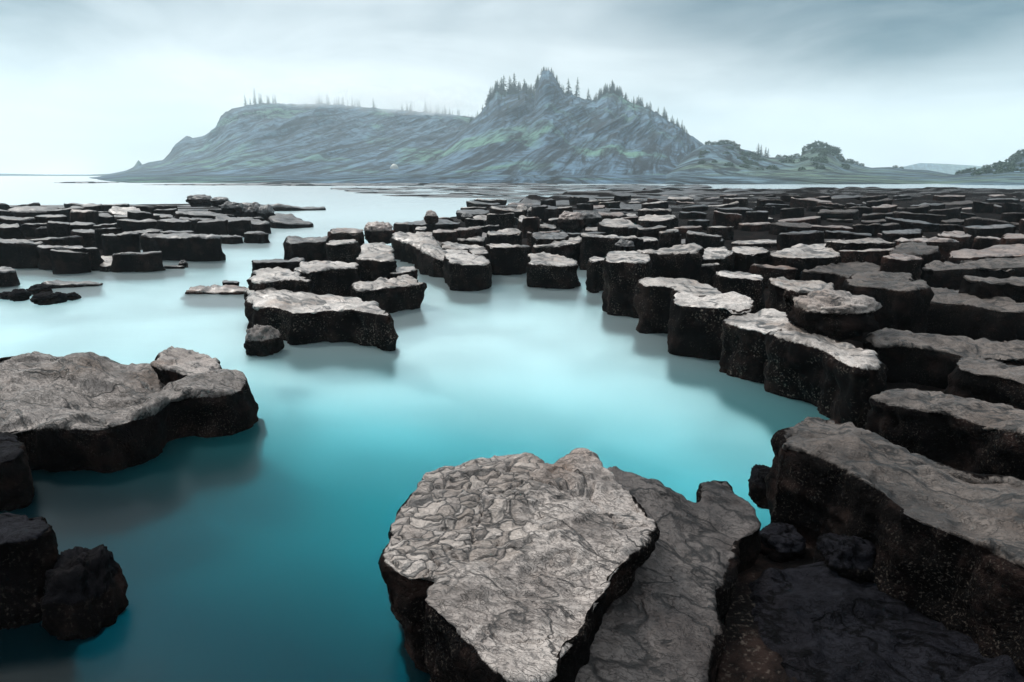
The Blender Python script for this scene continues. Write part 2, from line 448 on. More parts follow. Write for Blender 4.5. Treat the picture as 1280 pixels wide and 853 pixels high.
# ================================================================== MIDDLE PENINSULA
S('rock_slab', [(313, 372), (314, 355), (333, 355), (342, 366), (386, 367), (439, 370), (465, 377), (482, 388), (491, 399), (470, 394), (450, 390), (410, 388), (385, 391), (364, 392), (348, 384), (330, 383), (314, 384)],
  (400, 389, 428), 'long pale topped block at the tip of the stone peninsula', zb=-0.95, rough=1.2, edge=0.04)
B('boulder', 322, 446, 38, 34, 'rounded boulder in the water at the corner of the peninsula block', 'near', seed=2, sink=0.35, depth=1.0)
S('rock_block', [(312, 351), (318, 338), (332, 335), (358, 335), (371, 341), (388, 351), (366, 348), (345, 350), (325, 353)], 0.60,
  'pale wedge block stepped up behind the long peninsula block')
S('rock_block', [(316, 326), (318, 322), (350, 321), (379, 319), (381, 323), (350, 326), (318, 328)], 0.66, 'dark thin wall of rock behind the pale wedge block', 'reef')
S('rock_block', [(367, 338), (378, 329), (402, 327), (446, 328), (447, 333), (412, 336), (382, 341)], 0.62, 'dark cubic block with a bright left shoulder in the peninsula')
S('rock_block', [(445, 320), (450, 316), (489, 316), (495, 325), (482, 326), (447, 323)], 0.68, 'black block with a curled bright rim above the flat nosed stone')
S('rock_block', [(484, 339), (490, 333), (518, 333), (521, 338), (505, 341), (487, 342)], 0.46, 'small bright topped stone behind the flat nosed stone')
S('rock_slab', [(441, 361), (450, 354), (485, 349), (509, 345), (531, 353), (520, 356), (500, 357), (470, 361), (450, 363)], (485, 359, 391), 'flat nosed stone with a pale top at the pool side of the peninsula', zb=-0.95)
S('rock_block', [(357, 300), (361, 295), (409, 294), (410, 300), (380, 301), (362, 303)], 0.72, 'dark overhanging block at the far left of the peninsula', 'reef')
S('rock_block', [(408, 303), (412, 298), (446, 299), (447, 303), (430, 305), (409, 305)], 0.74, 'square dark block beside the overhanging block')
S('rock_block', [(411, 289), (420, 283), (455, 284), (453, 289), (430, 291), (413, 291)], 0.62, 'reddish block at the back of the peninsula', 'red')
B('boulder', 471, 303, 38, 23, 'reddish round shouldered boulder on the back of the peninsula', 'red', zbase=0.25, seed=31, depth=0.9)
S('rock_slab', [(446, 312), (448, 303), (488, 303), (494, 311), (470, 314), (448, 315)], 0.55, 'bright flat slab below the round shouldered boulder')
S('rock_ledge', [(490, 300), (493, 294), (520, 295), (541, 297), (543, 302), (558, 312), (560, 320), (540, 318), (515, 306)], 0.50, 'broken dark ledge bridging the peninsula and the square stone', 'field', 'rock ledge', rough=1.6, tilt=(-0.08, 0))

# ================================================================== RIGHT FIELD, TRACED
S('basalt_stone', [(560, 326), (556, 318), (575, 316), (600, 319), (613, 325), (608, 329), (580, 330), (565, 329)], (586, 329, 363), 'square furry flanked stone standing alone in the pool', cat='rock column', zb=-0.95, rough=0.8)
S('rock_slab', [(548, 315), (553, 311), (585, 311), (590, 316), (570, 317)], 0.45, 'bright low slab behind the lone square stone')
S('rock_block', [(585, 312), (588, 309), (606, 309), (611, 317), (592, 318)], 0.56, 'dark corner block on the shoulder of the lone square stone')
S('basalt_stone', [(609, 306), (618, 303), (650, 302), (662, 306), (655, 309), (630, 310), (612, 309)], (635, 309, 343), 'broad dark column with a white rim between the lone stone and the notched stone', cat='rock column', zb=-0.95)
S('rock_block', [(608, 292), (612, 287), (650, 286), (652, 291), (630, 293)], 0.66, 'black block behind the white rimmed column')
S('rock_slab', [(540, 309), (548, 303), (606, 303), (606, 308), (570, 310)], 0.40, 'long bright shelf behind the lone square stone')
S('rock_slab', [(571, 300), (573, 294), (606, 294), (607, 300)], 0.40, 'bright square shelf under the striped red block')
S('rock_block', [(566, 286), (575, 280), (600, 281), (600, 285), (585, 289), (570, 289)], 0.60, 'striped red block with a pale top stripe', 'red')
S('rock_block', [(539, 289), (545, 286), (571, 287), (571, 290), (545, 291)], 0.60, 'dark furry block left of the striped red block', 'red')
S('rock_slab', [(517, 294), (520, 289), (541, 289), (541, 294)], 0.45, 'small bright slab beside the dark furry block')
S('rock_slab', [(517, 287), (520, 282), (533, 282), (532, 287)], 0.5, 'small pale slab under the round ball shaped boulder')
B('boulder', 539, 281, 16, 16, 'ball shaped boulder perched on the far ledge', 'red', zbase=0.35, seed=5, depth=1.0, sharp=2.1, sink=0.05)
S('rock_slab', [(490, 279), (512, 275), (576, 272), (576, 276), (515, 281)], 0.36, 'long thin dark ledge carrying the ball shaped boulder', 'reef')
S('rock_block', [(510, 281), (511, 278), (517, 278), (517, 281)], 0.62, 'narrow dark upright stone at the end of the thin ledge', 'reef')
S('rock_slab', [(591, 273), (595, 268), (630, 268), (632, 272), (610, 275)], 0.5, 'pale topped slab behind the striped red block')
B('boulder', 583, 277, 16, 9, 'small dark boulder left of the pale topped slab', 'reef', zbase=0.3, seed=6)
S('rock_slab', [(569, 265), (572, 261), (611, 262), (612, 265), (590, 267)], 0.45, 'long black slab at the edge of the bright shallows', 'reef')
S('rock_slab', [(661, 326), (664, 318), (690, 320), (717, 324), (725, 329), (710, 331), (695, 331), (664, 330)], (695, 331, 361), 'notched stone with a white top and pointed right end at the pool edge', zb=-0.95)
S('rock_block', [(666, 304), (668, 300), (709, 300), (712, 297), (727, 296), (728, 302), (700, 306), (668, 306)], 0.58, 'wide block with a white stripe above the notched stone')
S('rock_block', [(666, 294), (668, 290), (708, 290), (710, 296), (690, 298), (668, 298)], 0.66, 'mottled dark block behind the white striped block', 'reef')
S('rock_block', [(727, 295), (735, 290), (800, 292), (806, 296), (786, 298), (760, 297), (728, 298)], 0.74, 'long black block with a thin white rim and a split')
S('basalt_stone', [(734, 326), (740, 320), (756, 320), (757, 325), (745, 328)], (745, 328, 367), 'narrow dark column between the notched stone and the tall speckled column', cat='rock column', zb=-0.95)
S('basalt_stone', [(756, 321), (760, 315), (775, 313), (790, 314), (809, 318), (816, 324), (808, 328), (785, 326), (760, 325)], (775, 325, 394), 'tall speckled brown column at the pool edge', cat='rock column', zb=-0.95, rough=0.7)
S('rock_block', [(795, 313), (806, 311), (850, 306), (877, 306), (874, 315), (858, 317), (830, 316), (808, 318)], 0.90, 'black block with a pale blade shaped top behind the tall speckled column')
B('boulder', 783, 318, 22, 16, 'black rounded stone on the back of the tall speckled column', 'reef', zbase=0.62, seed=8)
S('rock_block', [(786, 299), (792, 295), (820, 296), (823, 300), (800, 302)], 0.62, 'grey stepped block behind the blade topped block')
S('rock_block', [(823, 290), (825, 286), (848, 287), (849, 290)], 0.72, 'small upright grey block with a white cap')
S('rock_block', [(750, 278), (755, 273), (800, 277), (804, 282), (780, 283), (752, 282)], 0.66, 'wide pale slab with a golden face', 'field')
S('rock_block', [(784, 285), (786, 282), (803, 282), (804, 285)], 0.62, 'small dark block in front of the wide pale slab', 'reef')
B('boulder', 715, 287, 34, 20, 'brown rounded boulder left of the wide pale slab', 'red', zbase=0.3, seed=41, depth=1.0)
B('boulder', 738, 284, 30, 18, 'grey dome shaped stone behind the brown rounded boulder', 'reef', zbase=0.3, seed=14, depth=1.0)
S('rock_slab', [(706, 267), (715, 262), (770, 264), (781, 268), (760, 270), (715, 270)], 0.6, 'long low brown slab behind the grey dome shaped stone', 'red')
S('rock_slab', [(730, 288), (732, 283), (748, 283), (748, 288)], 0.35, 'square bright shelf between the brown boulder and the wide pale slab')
S('rock_block', [(680, 261), (684, 257), (700, 258), (703, 261)], 0.7, 'upright dark block among the far jagged stones', 'reef')
S('rock_slab', [(673, 285), (676, 279), (695, 278), (696, 285)], 0.42, 'bright ragged shelf left of the brown rounded boulder')
S('rock_block', [(647, 274), (650, 269), (674, 271), (676, 276), (655, 277)], 0.55, 'white topped block left of the bright ragged shelf')
B('boulder', 652, 271, 14, 14, 'jagged pale stone standing upright at the far edge', 'field', zbase=0.3, seed=51)
B('boulder', 668, 271, 16, 11, 'jagged pale stone beside the upright dark block', 'field', zbase=0.3, seed=52)
S('rock_block', [(796, 273), (800, 268), (843, 268), (846, 272), (820, 274)], 0.66, 'long white topped block behind the small upright grey block')
S('rock_block', [(783, 270), (784, 267), (795, 267), (796, 270)], 0.66, 'small cubic stone left of the long white topped block')
S('rock_slab', [(797, 263), (800, 259), (838, 261), (840, 264)], 0.6, 'thin white slab behind the long white topped block')
S('rock_block', [(873, 318), (878, 312), (905, 312), (917, 317), (905, 321), (878, 321)], 0.72, 'pale pentagonal stone tinged red behind the light triangular top', 'field')
S('rock_block', [(857, 329), (862, 325), (890, 325), (908, 329), (890, 332), (862, 332)], 0.58, 'cracked dark block below the pale pentagonal stone')
S('basalt_stone', [(914, 312), (920, 307), (945, 305), (959, 309), (960, 314), (935, 316)], 0.74, 'rounded black column with a furrowed top right of the pentagonal stone', cat='rock column')
S('rock_block', [(961, 318), (975, 313), (1005, 314), (1050, 316), (1050, 320), (1000, 321)], 0.70, 'wide black block with a frosted rim')
S('rock_block', [(892, 342), (897, 338), (935, 340), (954, 344), (957, 348), (935, 348), (905, 347)], 0.66, 'drum shaped stone with a bright rim behind the triangular top')
S('basalt_stone', [(798, 354), (808, 350), (859, 350), (892, 354), (909, 366), (876, 368), (851, 364), (838, 358), (805, 358)], (815, 358, 417), 'column with a light triangular top at the pool edge', cat='rock column', zb=-0.95, rough=0.7)
S('basalt_stone', [(841, 377), (845, 365), (908, 369), (940, 374), (945, 385), (922, 388), (908, 384), (870, 381)], (860, 380, 446), 'column with a light slanted top and black flank in front of the triangular top', cat='rock column', zb=-0.95, rough=0.7)
S('basalt_stone', [(905, 400), (911, 392), (959, 390), (985, 394), (990, 405), (963, 414), (930, 408)], (930, 408, 474), 'rough column with a knobbly front corner at the pool edge', cat='rock column', zb=-0.95, rough=0.8)
S('rock_slab', [(962, 416), (972, 405), (1010, 400), (1029, 412), (1082, 431), (1107, 450), (1098, 457), (1070, 457), (1048, 448), (1030, 435), (975, 424)], (985, 426, 497), 'long pale pathway slab with an orange stained flank by the pool', zb=-0.95, rough=0.9)
B('boulder', 1060, 428, 90, 48, 'flat grey rounded boulder lying on the pale pathway slab', 'near', zbase=0.5, seed=3, depth=0.8, sharp=3.0, sink=0.0)
S('basalt_stone', [(960, 354), (966, 349), (1005, 351), (1035, 352), (1043, 358), (1034, 363), (990, 363)], 0.8, 'drum shaped column with a brownish top behind the flat boulder', cat='rock column')
S('rock_slab', [(1003, 339), (1012, 334), (1040, 330), (1070, 328), (1103, 329), (1102, 340), (1080, 346), (1060, 347), (1040, 340)], 0.54, 'grey stone with a curved top widening to the right', 'brown_grey')
S('basalt_stone', [(1060, 353), (1070, 345), (1090, 342), (1130, 344), (1156, 352), (1160, 360), (1130, 363), (1105, 358), (1080, 356)], 0.84, 'broad domed column right of the drum shaped column', 'brown_grey', 'rock column')
S('rock_slab', [(1122, 367), (1130, 360), (1201, 357), (1226, 369), (1269, 378), (1320, 385), (1320, 392), (1246, 386), (1196, 376), (1132, 372)], 0.62, 'wide tawny slab with a tall black face near the right edge', 'brown_grey')
S('rock_block', [(1203, 348), (1208, 344), (1235, 345), (1320, 347), (1320, 356), (1240, 354), (1228, 352)], 0.84, 'squared block standing on the wide tawny slab', 'brown_grey', zb=0.3)
S('rock_slab', [(1150, 332), (1160, 326), (1200, 321), (1320, 323), (1320, 331), (1240, 333), (1180, 333)], 0.68, 'long rough slab with a black face above the squared block', 'brown_grey')
S('rock_block', [(1103, 323), (1112, 319), (1150, 318), (1154, 322), (1130, 325)], 0.84, 'small capped block left of the long rough slab', 'red')
S('rock_slab', [(1110, 313), (1125, 306), (1150, 303), (1178, 311), (1165, 316), (1120, 318)], 0.78, 'rounded tawny slab behind the small capped block', 'brown_grey')
S('rock_slab', [(1030, 301), (1050, 298), (1090, 299), (1126, 302), (1095, 304), (1050, 304)], 0.80, 'long straight edged slab with a shaded face', 'field')
S('rock_slab', [(985, 308), (1010, 301), (1050, 306), (1074, 314), (1050, 317), (1010, 313)], 0.64, 'thin pale slab in front of the long straight edged slab')
S('rock_block', [(1100, 290), (1112, 286), (1148, 286), (1153, 290), (1130, 292)], 0.74, 'dark notched block behind the rounded tawny slab', 'reef')
S('rock_block', [(1171, 293), (1180, 289), (1213, 291), (1215, 295), (1190, 296)], 0.80, 'black box shaped stone on the reddish flats', 'red')
S('rock_slab', [(1217, 298), (1222, 295), (1250, 296), (1252, 299)], 0.66, 'low brown stone between the box shaped stone and the blue rimmed stone', 'red')
S('rock_block', [(1252, 296), (1258, 291), (1320, 292), (1320, 297)], 0.82, 'brown block with a bluish rim at the right edge', 'red')
S('rock_slab', [(1180, 317), (1195, 310), (1240, 308), (1320, 309), (1320, 316), (1220, 319)], 0.62, 'flat reddish slab behind the long rough slab', 'red')
S('rock_slab', [(1083, 422), (1090, 414), (1110, 411), (1160, 418), (1200, 421), (1330, 422), (1330, 446), (1215, 444), (1190, 438), (1140, 431), (1092, 432)], 0.52, 'broad slab with a scooped edge beside the flat grey boulder', 'brown_grey')
S('rock_block', [(1192, 452), (1205, 444), (1225, 442), (1240, 450), (1280, 458), (1330, 470), (1330, 490), (1250, 470), (1200, 464)], 0.72, 'low rounded block cut off by the right edge above the boat shaped slab', 'brown_grey')
S('rock_slab', [(1091, 493), (1098, 484), (1130, 482), (1160, 482), (1200, 494), (1250, 502), (1280, 516), (1330, 540), (1300, 550), (1230, 530), (1180, 514), (1120, 502)], 0.62, 'boat shaped slab with a furrowed top behind the long slab running off the right edge', 'brown_grey')

# ================================================================== LEFT REEF, TRACED
L = dict(mat='reef')
S('rock_block', [(-40, 300), (5, 296), (40, 297), (53, 299), (50, 303), (-40, 303)], 0.62, 'wide black reef block with a blue sheen at the left edge', **L)
S('rock_block', [(47, 308), (52, 302), (90, 301), (118, 305), (123, 310), (95, 309), (55, 310)], (90, 309, 337), 'long black loaf shaped reef block with a bright rim', **L)
S('rock_block', [(138, 315), (160, 311), (201, 311), (204, 315), (175, 318), (142, 318)], (175, 317, 339), 'black reef block with a frosty top nearest the strait', **L)
S('rock_slab', [(121, 328), (130, 320), (150, 321), (163, 324), (150, 330), (128, 332)], 0.16, 'low pale shelf at the foot of the frosty topped reef block', 'field')
S('rock_block', [(-30, 334), (0, 327), (18, 328), (20, 336), (0, 339), (-30, 340)], (10, 338, 358), 'stepped black stone at the left edge behind the small boulders', **L)
S('rock_block', [(124, 292), (130, 289), (170, 289), (175, 292), (150, 294)], 0.62, 'oval black reef block above the frosty topped one', **L)
S('rock_block', [(176, 292), (190, 289), (240, 289), (272, 290), (277, 296), (250, 297), (200, 295)], 0.62, 'massive black reef block with a rounded right end', **L)
S('rock_block', [(87, 265), (90, 260), (115, 260), (122, 264), (105, 267)], 0.80, 'brown capped reef block standing above its neighbours', 'red')
S('rock_block', [(58, 279), (62, 275), (86, 275), (88, 279)], 0.66, 'bluish topped reef stone left of the brown capped block', **L)
S('rock_block', [(88, 288), (92, 285), (118, 285), (122, 289), (105, 290)], 0.56, 'bright rimmed reef stone below the brown capped block', **L)
S('rock_slab', [(-30, 272), (0, 269), (40, 269), (46, 271), (20, 274)], 0.62, 'long flat reef slab at the left edge', **L)
S('rock_slab', [(-30, 281), (0, 278), (22, 278), (27, 281), (0, 283)], 0.56, 'white edged reef slab at the left edge in front of the long flat one', **L)
S('rock_slab', [(5, 263), (30, 258), (84, 259), (86, 262), (40, 264)], 0.6, 'long ragged reef slab on the seaward side', **L)
S('rock_slab', [(86, 259), (92, 256), (126, 256), (129, 259)], 0.6, 'thin black reef slab behind the brown capped block', **L)
S('rock_slab', [(136, 265), (145, 258), (172, 258), (176, 264), (155, 266)], 0.5, 'pale topped reef slab right of the brown capped block', 'field')
S('rock_block', [(221, 273), (226, 268), (262, 270), (268, 274), (245, 275)], 0.62, 'frosted reef block behind the massive rounded one', **L)
S('rock_block', [(198, 271), (202, 267), (216, 268), (217, 271)], 0.62, 'small reef block left of the frosted reef block', **L)
S('rock_slab', [(216, 267), (222, 262), (276, 263), (280, 267), (250, 269)], 0.6, 'white striped reef slab behind the frosted reef block', **L)
B('boulder', 244, 256, 27, 10, 'domed dark boulder on the seaward top of the left reef', 'reef', zbase=0.45, seed=61)
B('boulder', 271, 257, 20, 9, 'smaller domed boulder right of the domed dark boulder', 'reef', zbase=0.45, seed=62)
B('boulder', 286, 270, 27, 15, 'rounded black boulder at the crest of the left reef', 'reef', zbase=0.3, seed=63)
B('boulder', 312, 279, 21, 22, 'tall black boulder left of the wedge shaped rock', 'reef', zbase=0.1, seed=64)
B('boulder', 330, 279, 19, 19, 'squat black boulder against the wedge shaped rock', 'reef', zbase=0.1, seed=65)
S('rock_slab', [(336, 268), (345, 261), (362, 261), (376, 268), (393, 274), (360, 277), (338, 276)], 0.30, 'wedge shaped black rock tapering into the bright strait', 'reef', tilt=(-0.08, 0), zb=-0.4)
S('rock_block', [(268, 271), (275, 267), (330, 270), (336, 276), (300, 277), (270, 276)], 0.48, 'black rock mass under the tall black boulder', **L)
S('rock_slab', [(290, 257), (300, 253), (350, 254), (408, 254), (408, 257), (350, 259)], 0.25, 'long low black bar of rock reaching into the bright strait', 'reef', zb=-0.4)
S('rock_slab', [(270, 295), (276, 290), (300, 291), (306, 294), (290, 297)], 0.22, 'thin shelf at the waterline right of the massive reef block', 'reef')
S('rock_slab', [(304, 292), (308, 287), (330, 286), (337, 291), (325, 293)], 0.30, 'low stone with a white top at the right tip of the left reef', 'reef')
S('rock_slab', [(54, 357), (56, 352), (90, 350), (125, 350), (127, 353), (95, 355)], 0.07, 'thin flat dark rock floating alone in the left shallows', 'reef')
S('rock_slab', [(204, 333), (206, 331), (228, 330), (231, 333)], 0.06, 'narrow dark rock spit beside the frosty topped reef block', 'reef')
B('boulder', 227, 335, 9, 8, 'tiny dark boulder at the end of the narrow spit', 'reef', seed=71)
S('rock_slab', [(227, 363), (236, 358), (255, 356), (285, 358), (318, 358), (318, 364), (270, 364)], 0.07, 'flat reddish grey rock in the water left of the peninsula', 'red')
S('rock_block', [(276, 353), (279, 350), (297, 350), (299, 353)], 0.12, 'little dark stone behind the flat reddish rock', 'reef')
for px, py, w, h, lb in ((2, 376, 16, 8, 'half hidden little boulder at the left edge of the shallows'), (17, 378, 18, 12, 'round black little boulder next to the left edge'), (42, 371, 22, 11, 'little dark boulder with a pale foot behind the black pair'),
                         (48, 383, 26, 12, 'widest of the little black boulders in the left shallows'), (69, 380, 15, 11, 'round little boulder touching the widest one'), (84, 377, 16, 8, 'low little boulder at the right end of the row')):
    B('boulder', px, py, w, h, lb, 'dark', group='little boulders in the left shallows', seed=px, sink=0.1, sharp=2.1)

# ================================================================== STONES BETWEEN
def taken(p, r):
    for f in FOOT:
        lo = f.min(0) - r; hi = f.max(0) + r
        if (p < lo).any() or (p > hi).any(): continue
        if inside(p[None], f)[0] or seg_dist(p[None], f)[0] < r: return True
    return False

field_px = [(560, 268), (600, 252), (760, 246), (1000, 243), (1420, 243), (1420, 520), (1200, 470), (1100, 425), (1000, 385), (900, 360), (840, 345), (800, 325), (735, 318), (660, 312), (612, 305), (545, 303), (500, 296), (500, 282)]
reef_px = [(-120, 330), (-120, 256), (150, 254), (260, 252), (330, 262), (335, 280), (270, 292), (200, 312), (120, 325)]
field_w = np.array([at(x, y, 0.3) for x, y in field_px]); reef_w = np.array([at(x, y, 0.3) for x, y in reef_px])

ADJ = ['dark', 'brown_grey', 'rough', 'pitted']
def fill(poly, rows, w_px, zr, mats, zone, group, limit, flat=0.55):
    n = 0
    y0 = rows[0]
    while y0 > rows[1] and n < limit:
        k = (y0 - 217) / 80.0
        x = -90 + random.uniform(0, 30)
        while x < 1370 and n < limit:
            w = random.uniform(*w_px) * (0.45 + 0.75 * k)
            cx = x + w / 2; cy = y0 + random.uniform(-1, 1) * 4 * k
            x += w * random.uniform(1.0, 1.25)
            z = random.uniform(*zr)
            c = at(cx, cy, z)
            if not inside(c[None], poly)[0]: continue
            wm = w * math.hypot(c[1], c[0]) / 853.3
            dm = wm * random.uniform(flat, flat + 0.4)
            if taken(c, 0.16 * min(wm, dm)): continue
            nn = random.choice((4, 4, 5, 6, 7))
            ph = random.uniform(0, 6.28) if nn > 4 else random.uniform(0.6, 0.95); rot = random.uniform(-0.3, 0.3)
            pts = []
            for i in range(nn):
                a = ph + 2 * math.pi * i / nn + random.uniform(-0.22, 0.22); rr = random.uniform(0.8, 1.12) * 0.56
                X, Y = math.cos(a) * rr * wm, math.sin(a) * rr * dm
                pts.append(c + np.array([X * math.cos(rot) - Y * math.sin(rot), X * math.sin(rot) + Y * math.cos(rot)]))
            o = stone('basalt_stone', np.array(pts), z, M[random.choice(mats if cx < 960 else ['reef', 'red', 'brown_grey', 'brown_grey'])], s=max(0.05, np.linalg.norm(c) * 0.0062), rough=1.0, zb=-0.2, tilt=(random.uniform(-0.11, 0.11), random.uniform(-0.09, 0.09)))
            zn = zone(cx, cy)
            tag(o, zn, 'rock', group(cx, cy) if callable(group) else group)
            n += 1
        y0 -= 10.5 * max(0.20, k)
    return n

def zone_right(x, y):
    a = 'right edge' if x > 1130 else ('middle of the causeway' if x > 860 else 'bright shallows side')
    d = 'far small' if y < 262 else ('mid distance' if y < 290 else 'nearer')
    return f'{d} dark basalt column stump in the crowded stones, {a}'
def group_right(x, y): return 'crowded causeway stones, ' + zone_right(x, y)[:8] + (' right' if x > 1130 else ' middle' if x > 860 else ' shallows')
n1 = fill(field_w, (332, 244), (27, 58), (0.22, 0.80), ['field', 'field', 'reef', 'red'], zone_right, group_right, 262, 0.38)
n2 = fill(reef_w, (325, 255), (26, 56), (0.40, 0.74), ['reef'], lambda x, y: 'black reef stone packed among the larger blocks of the left reef', 'small stones filling the left reef', 70, 0.28)
print('fill', n1, n2)

# ================================================================== GROUND, WATER
az = np.linspace(-0.86, 0.86, 520); ld = np.exp(np.linspace(math.log(1.3), math.log(230.0), 380))
A, Dd = np.meshgrid(az, ld)
X = (Dd * np.tan(A)).ravel(); Y = Dd.ravel()
Pw = np.stack([X, Y], 1)
def logspace(P): return np.stack([P[:, 0] / P[:, 1] * 4, np.log(P[:, 1]) * 2], 1)
Q = logspace(Pw)
Z3 = np.c_[X, Y, np.zeros(len(X))]
warp = 0.10 * np.stack([fbm(Q[:, [0, 1, 1]] * [3, 3, 0] + 3, 3), fbm(Q[:, [0, 1, 1]] * [3, 3, 0] + 13, 3)], 1)
bed_px = [(500, 290), (560, 270), (640, 256), (700, 247), (860, 240), (1000, 239), (1420, 239), (1420, 1000), (860, 1000), (900, 720), (955, 650), (1010, 600), (1120, 560), (1050, 485), (980, 440), (930, 415), (860, 385), (810, 362), (760, 340), (700, 330), (640, 318), (580, 316), (540, 312)]
flats_px = [(395, 236), (520, 233), (700, 231), (900, 231), (900, 238), (1000, 241), (880, 252), (720, 254), (600, 256), (560, 250), (480, 246), (430, 242)]
strip_px = [(150, 231.5), (330, 229.8), (500, 230), (700, 230.2), (700, 232), (480, 233), (300, 232.4)]
strip2_px = [(50, 228.8), (130, 227.8), (160, 228.6), (110, 229.6)]
def sd(poly_px):
    w = np.array([at(x, y, 0.0) for x, y in poly_px]); q = logspace(w)
    d = seg_dist(Q + warp * 0.3, q); return np.where(inside(Q + warp * 0.3, q), d, -d)
bed = sstep(-0.02, 0.10, sd(bed_px)); fl = sstep(-0.05, 0.08, sd(flats_px)); stp = np.maximum(sstep(-0.02, 0.03, sd(strip_px)), sstep(-0.02, 0.03, sd(strip2_px)))
rf = sstep(-0.02, 0.10, sd([(x, y + 2) for x, y in reef_px]))
far = sstep(25, 60, Y)
strat = ridged(np.c_[X * 0.05, Y * 0.16, X * 0 + 2.2], 4); rel = fbm(np.c_[X * 0.11, Y * 0.35, X * 0 + 7], 4)
st2 = rel * 2.2; st2 = np.floor(st2) + sstep(0.55, 0.95, st2 - np.floor(st2))
hb = 0.10 + 0.04 * fbm(Z3 * 1.1, 4) + far * (0.16 + 0.20 * st2 + 0.14 * strat)
hf = -0.04 + 0.09 * st2 + 0.06 * strat
h = np.maximum.reduce([np.where(bed > 0, -1.1 + bed * (1.1 + hb), -1.1), -1.1 + fl * (1.1 + hf), -1.1 + stp * (1.25 + 0.1 * st2), -1.1 + rf * 1.22])
nr, nc = A.shape
idx = np.arange(nr * nc).reshape(nr, nc)
Fq = np.stack([idx[:-1, :-1].ravel(), idx[:-1, 1:].ravel(), idx[1:, 1:].ravel(), idx[1:, :-1].ravel()], 1)
keep = (h[Fq].max(1) > -1.0)
Fq = Fq[keep]; used = np.unique(Fq); remap = -np.ones(nr * nc, int); remap[used] = np.arange(len(used))
GV = np.c_[X, Y, h][used]; GF = remap[Fq]
gn = vnormals(GV, [tuple(f) for f in GF])
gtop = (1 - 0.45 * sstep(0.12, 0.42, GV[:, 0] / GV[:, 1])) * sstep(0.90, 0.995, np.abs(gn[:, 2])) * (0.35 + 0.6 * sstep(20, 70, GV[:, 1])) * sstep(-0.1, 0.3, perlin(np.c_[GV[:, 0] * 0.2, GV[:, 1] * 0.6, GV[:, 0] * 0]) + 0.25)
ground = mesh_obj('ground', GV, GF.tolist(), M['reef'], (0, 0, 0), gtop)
tag(ground, 'black rock platform under the crowded stones', None, None, 'structure')

m, nt = new_mat('milky_turquoise_water'); b = NB(nt)
geo = b.n('ShaderNodeNewGeometry'); pos = geo.outputs['Position']
sep = b.n('ShaderNodeSeparateXYZ'); nt.links.new(pos, sep.inputs[0])
px_, py_ = sep.outputs[0], sep.outputs[1]
nz = b.noise(pos, 0.35, 3, 0.5)
# milky shallow middle of the pool against clear deep water on the near left
# suspended silt: clear and deep close to the near left bank, milkier towards the strait
dd = b.math('ADD', py_, b.math('MULTIPLY', px_, 0.40))
dd = b.math('ADD', dd, b.math('MULTIPLY', b.math('SUBTRACT', nz, 0.5), 1.6))
rp = b.n('ShaderNodeValToRGB'); nt.links.new(b.math('DIVIDE', dd, 14.0), rp.inputs[0])
el = rp.color_ramp.elements
for k, (p_, c_) in enumerate(((1.2, (0.0005, 0.014, 0.022)), (3.0, (0.0008, 0.045, 0.063)), (4.8, (0.010, 0.19, 0.22)), (6.3, (0.10, 0.45, 0.485)), (8.2, (0.30, 0.64, 0.70)), (11.0, (0.46, 0.70, 0.75)))):
    e_ = el[k] if k < 2 else el.new(p_ / 14.0)
    e_.position = p_ / 14.0; e_.color = (*c_, 1)
col = b.mix(b.rng(py_, 6.2, 9.5), rp.outputs[0], (0.58, 0.75, 0.785))
mpw = b.n('ShaderNodeMapping'); nt.links.new(pos, mpw.inputs['Vector']); mpw.inputs['Scale'].default_value = (0.5, 1.6, 1)
wv = b.noise(mpw.outputs[0], 1.1, 4, 0.6)
bp = b.n('ShaderNodeBump', i_Strength=0.03, i_Distance=0.1, i_Height=wv)
silt = b.n('ShaderNodeBsdfDiffuse'); nt.links.new(col, silt.inputs['Color'])
deep = b.n('ShaderNodeBsdfRefraction'); deep.inputs['Roughness'].default_value = 0.32; deep.inputs['IOR'].default_value = 1.2; deep.inputs['Color'].default_value = (0.80, 0.98, 1, 1)
nt.links.new(bp.outputs[0], deep.inputs['Normal'])
body = b.n('ShaderNodeMixShader', i_0=b.rng(py_, 14.0, 40.0, 0.82, 0.0), i_1=silt.outputs[0], i_2=deep.outputs[0])
gl = b.n('ShaderNodeBsdfGlossy'); gl.inputs['Roughness'].default_value = 0.22; nt.links.new(bp.outputs[0], gl.inputs['Normal'])
fr = b.n('ShaderNodeFresnel'); fr.inputs['IOR'].default_value = 1.2; nt.links.new(bp.outputs[0], fr.inputs['Normal'])
mxs = b.n('ShaderNodeMixShader', i_0=fr.outputs[0], i_1=body.outputs[0], i_2=gl.outputs[0])
b.out(mxs.outputs[0])
W = 1500
water = mesh_obj('water', [(-W, -30, 0), (W, -30, 0), (W, W, 0), (-W, W, 0)], [(0, 1, 2, 3)], m)
tag(water, 'smooth turquoise sea water', None, None, 'structure')
ms, nts = new_mat('silty_seabed'); bs = NB(nts)
posb = bs.n('ShaderNodeNewGeometry').outputs['Position']; sb = bs.n('ShaderNodeSeparateXYZ'); nts.links.new(posb, sb.inputs[0])
ddb = bs.math('ADD', sb.outputs[1], bs.math('MULTIPLY', sb.outputs[0], 0.40))
rb = bs.n('ShaderNodeValToRGB'); nts.links.new(bs.math('DIVIDE', ddb, 14.0), rb.inputs[0])
el = rb.color_ramp.elements
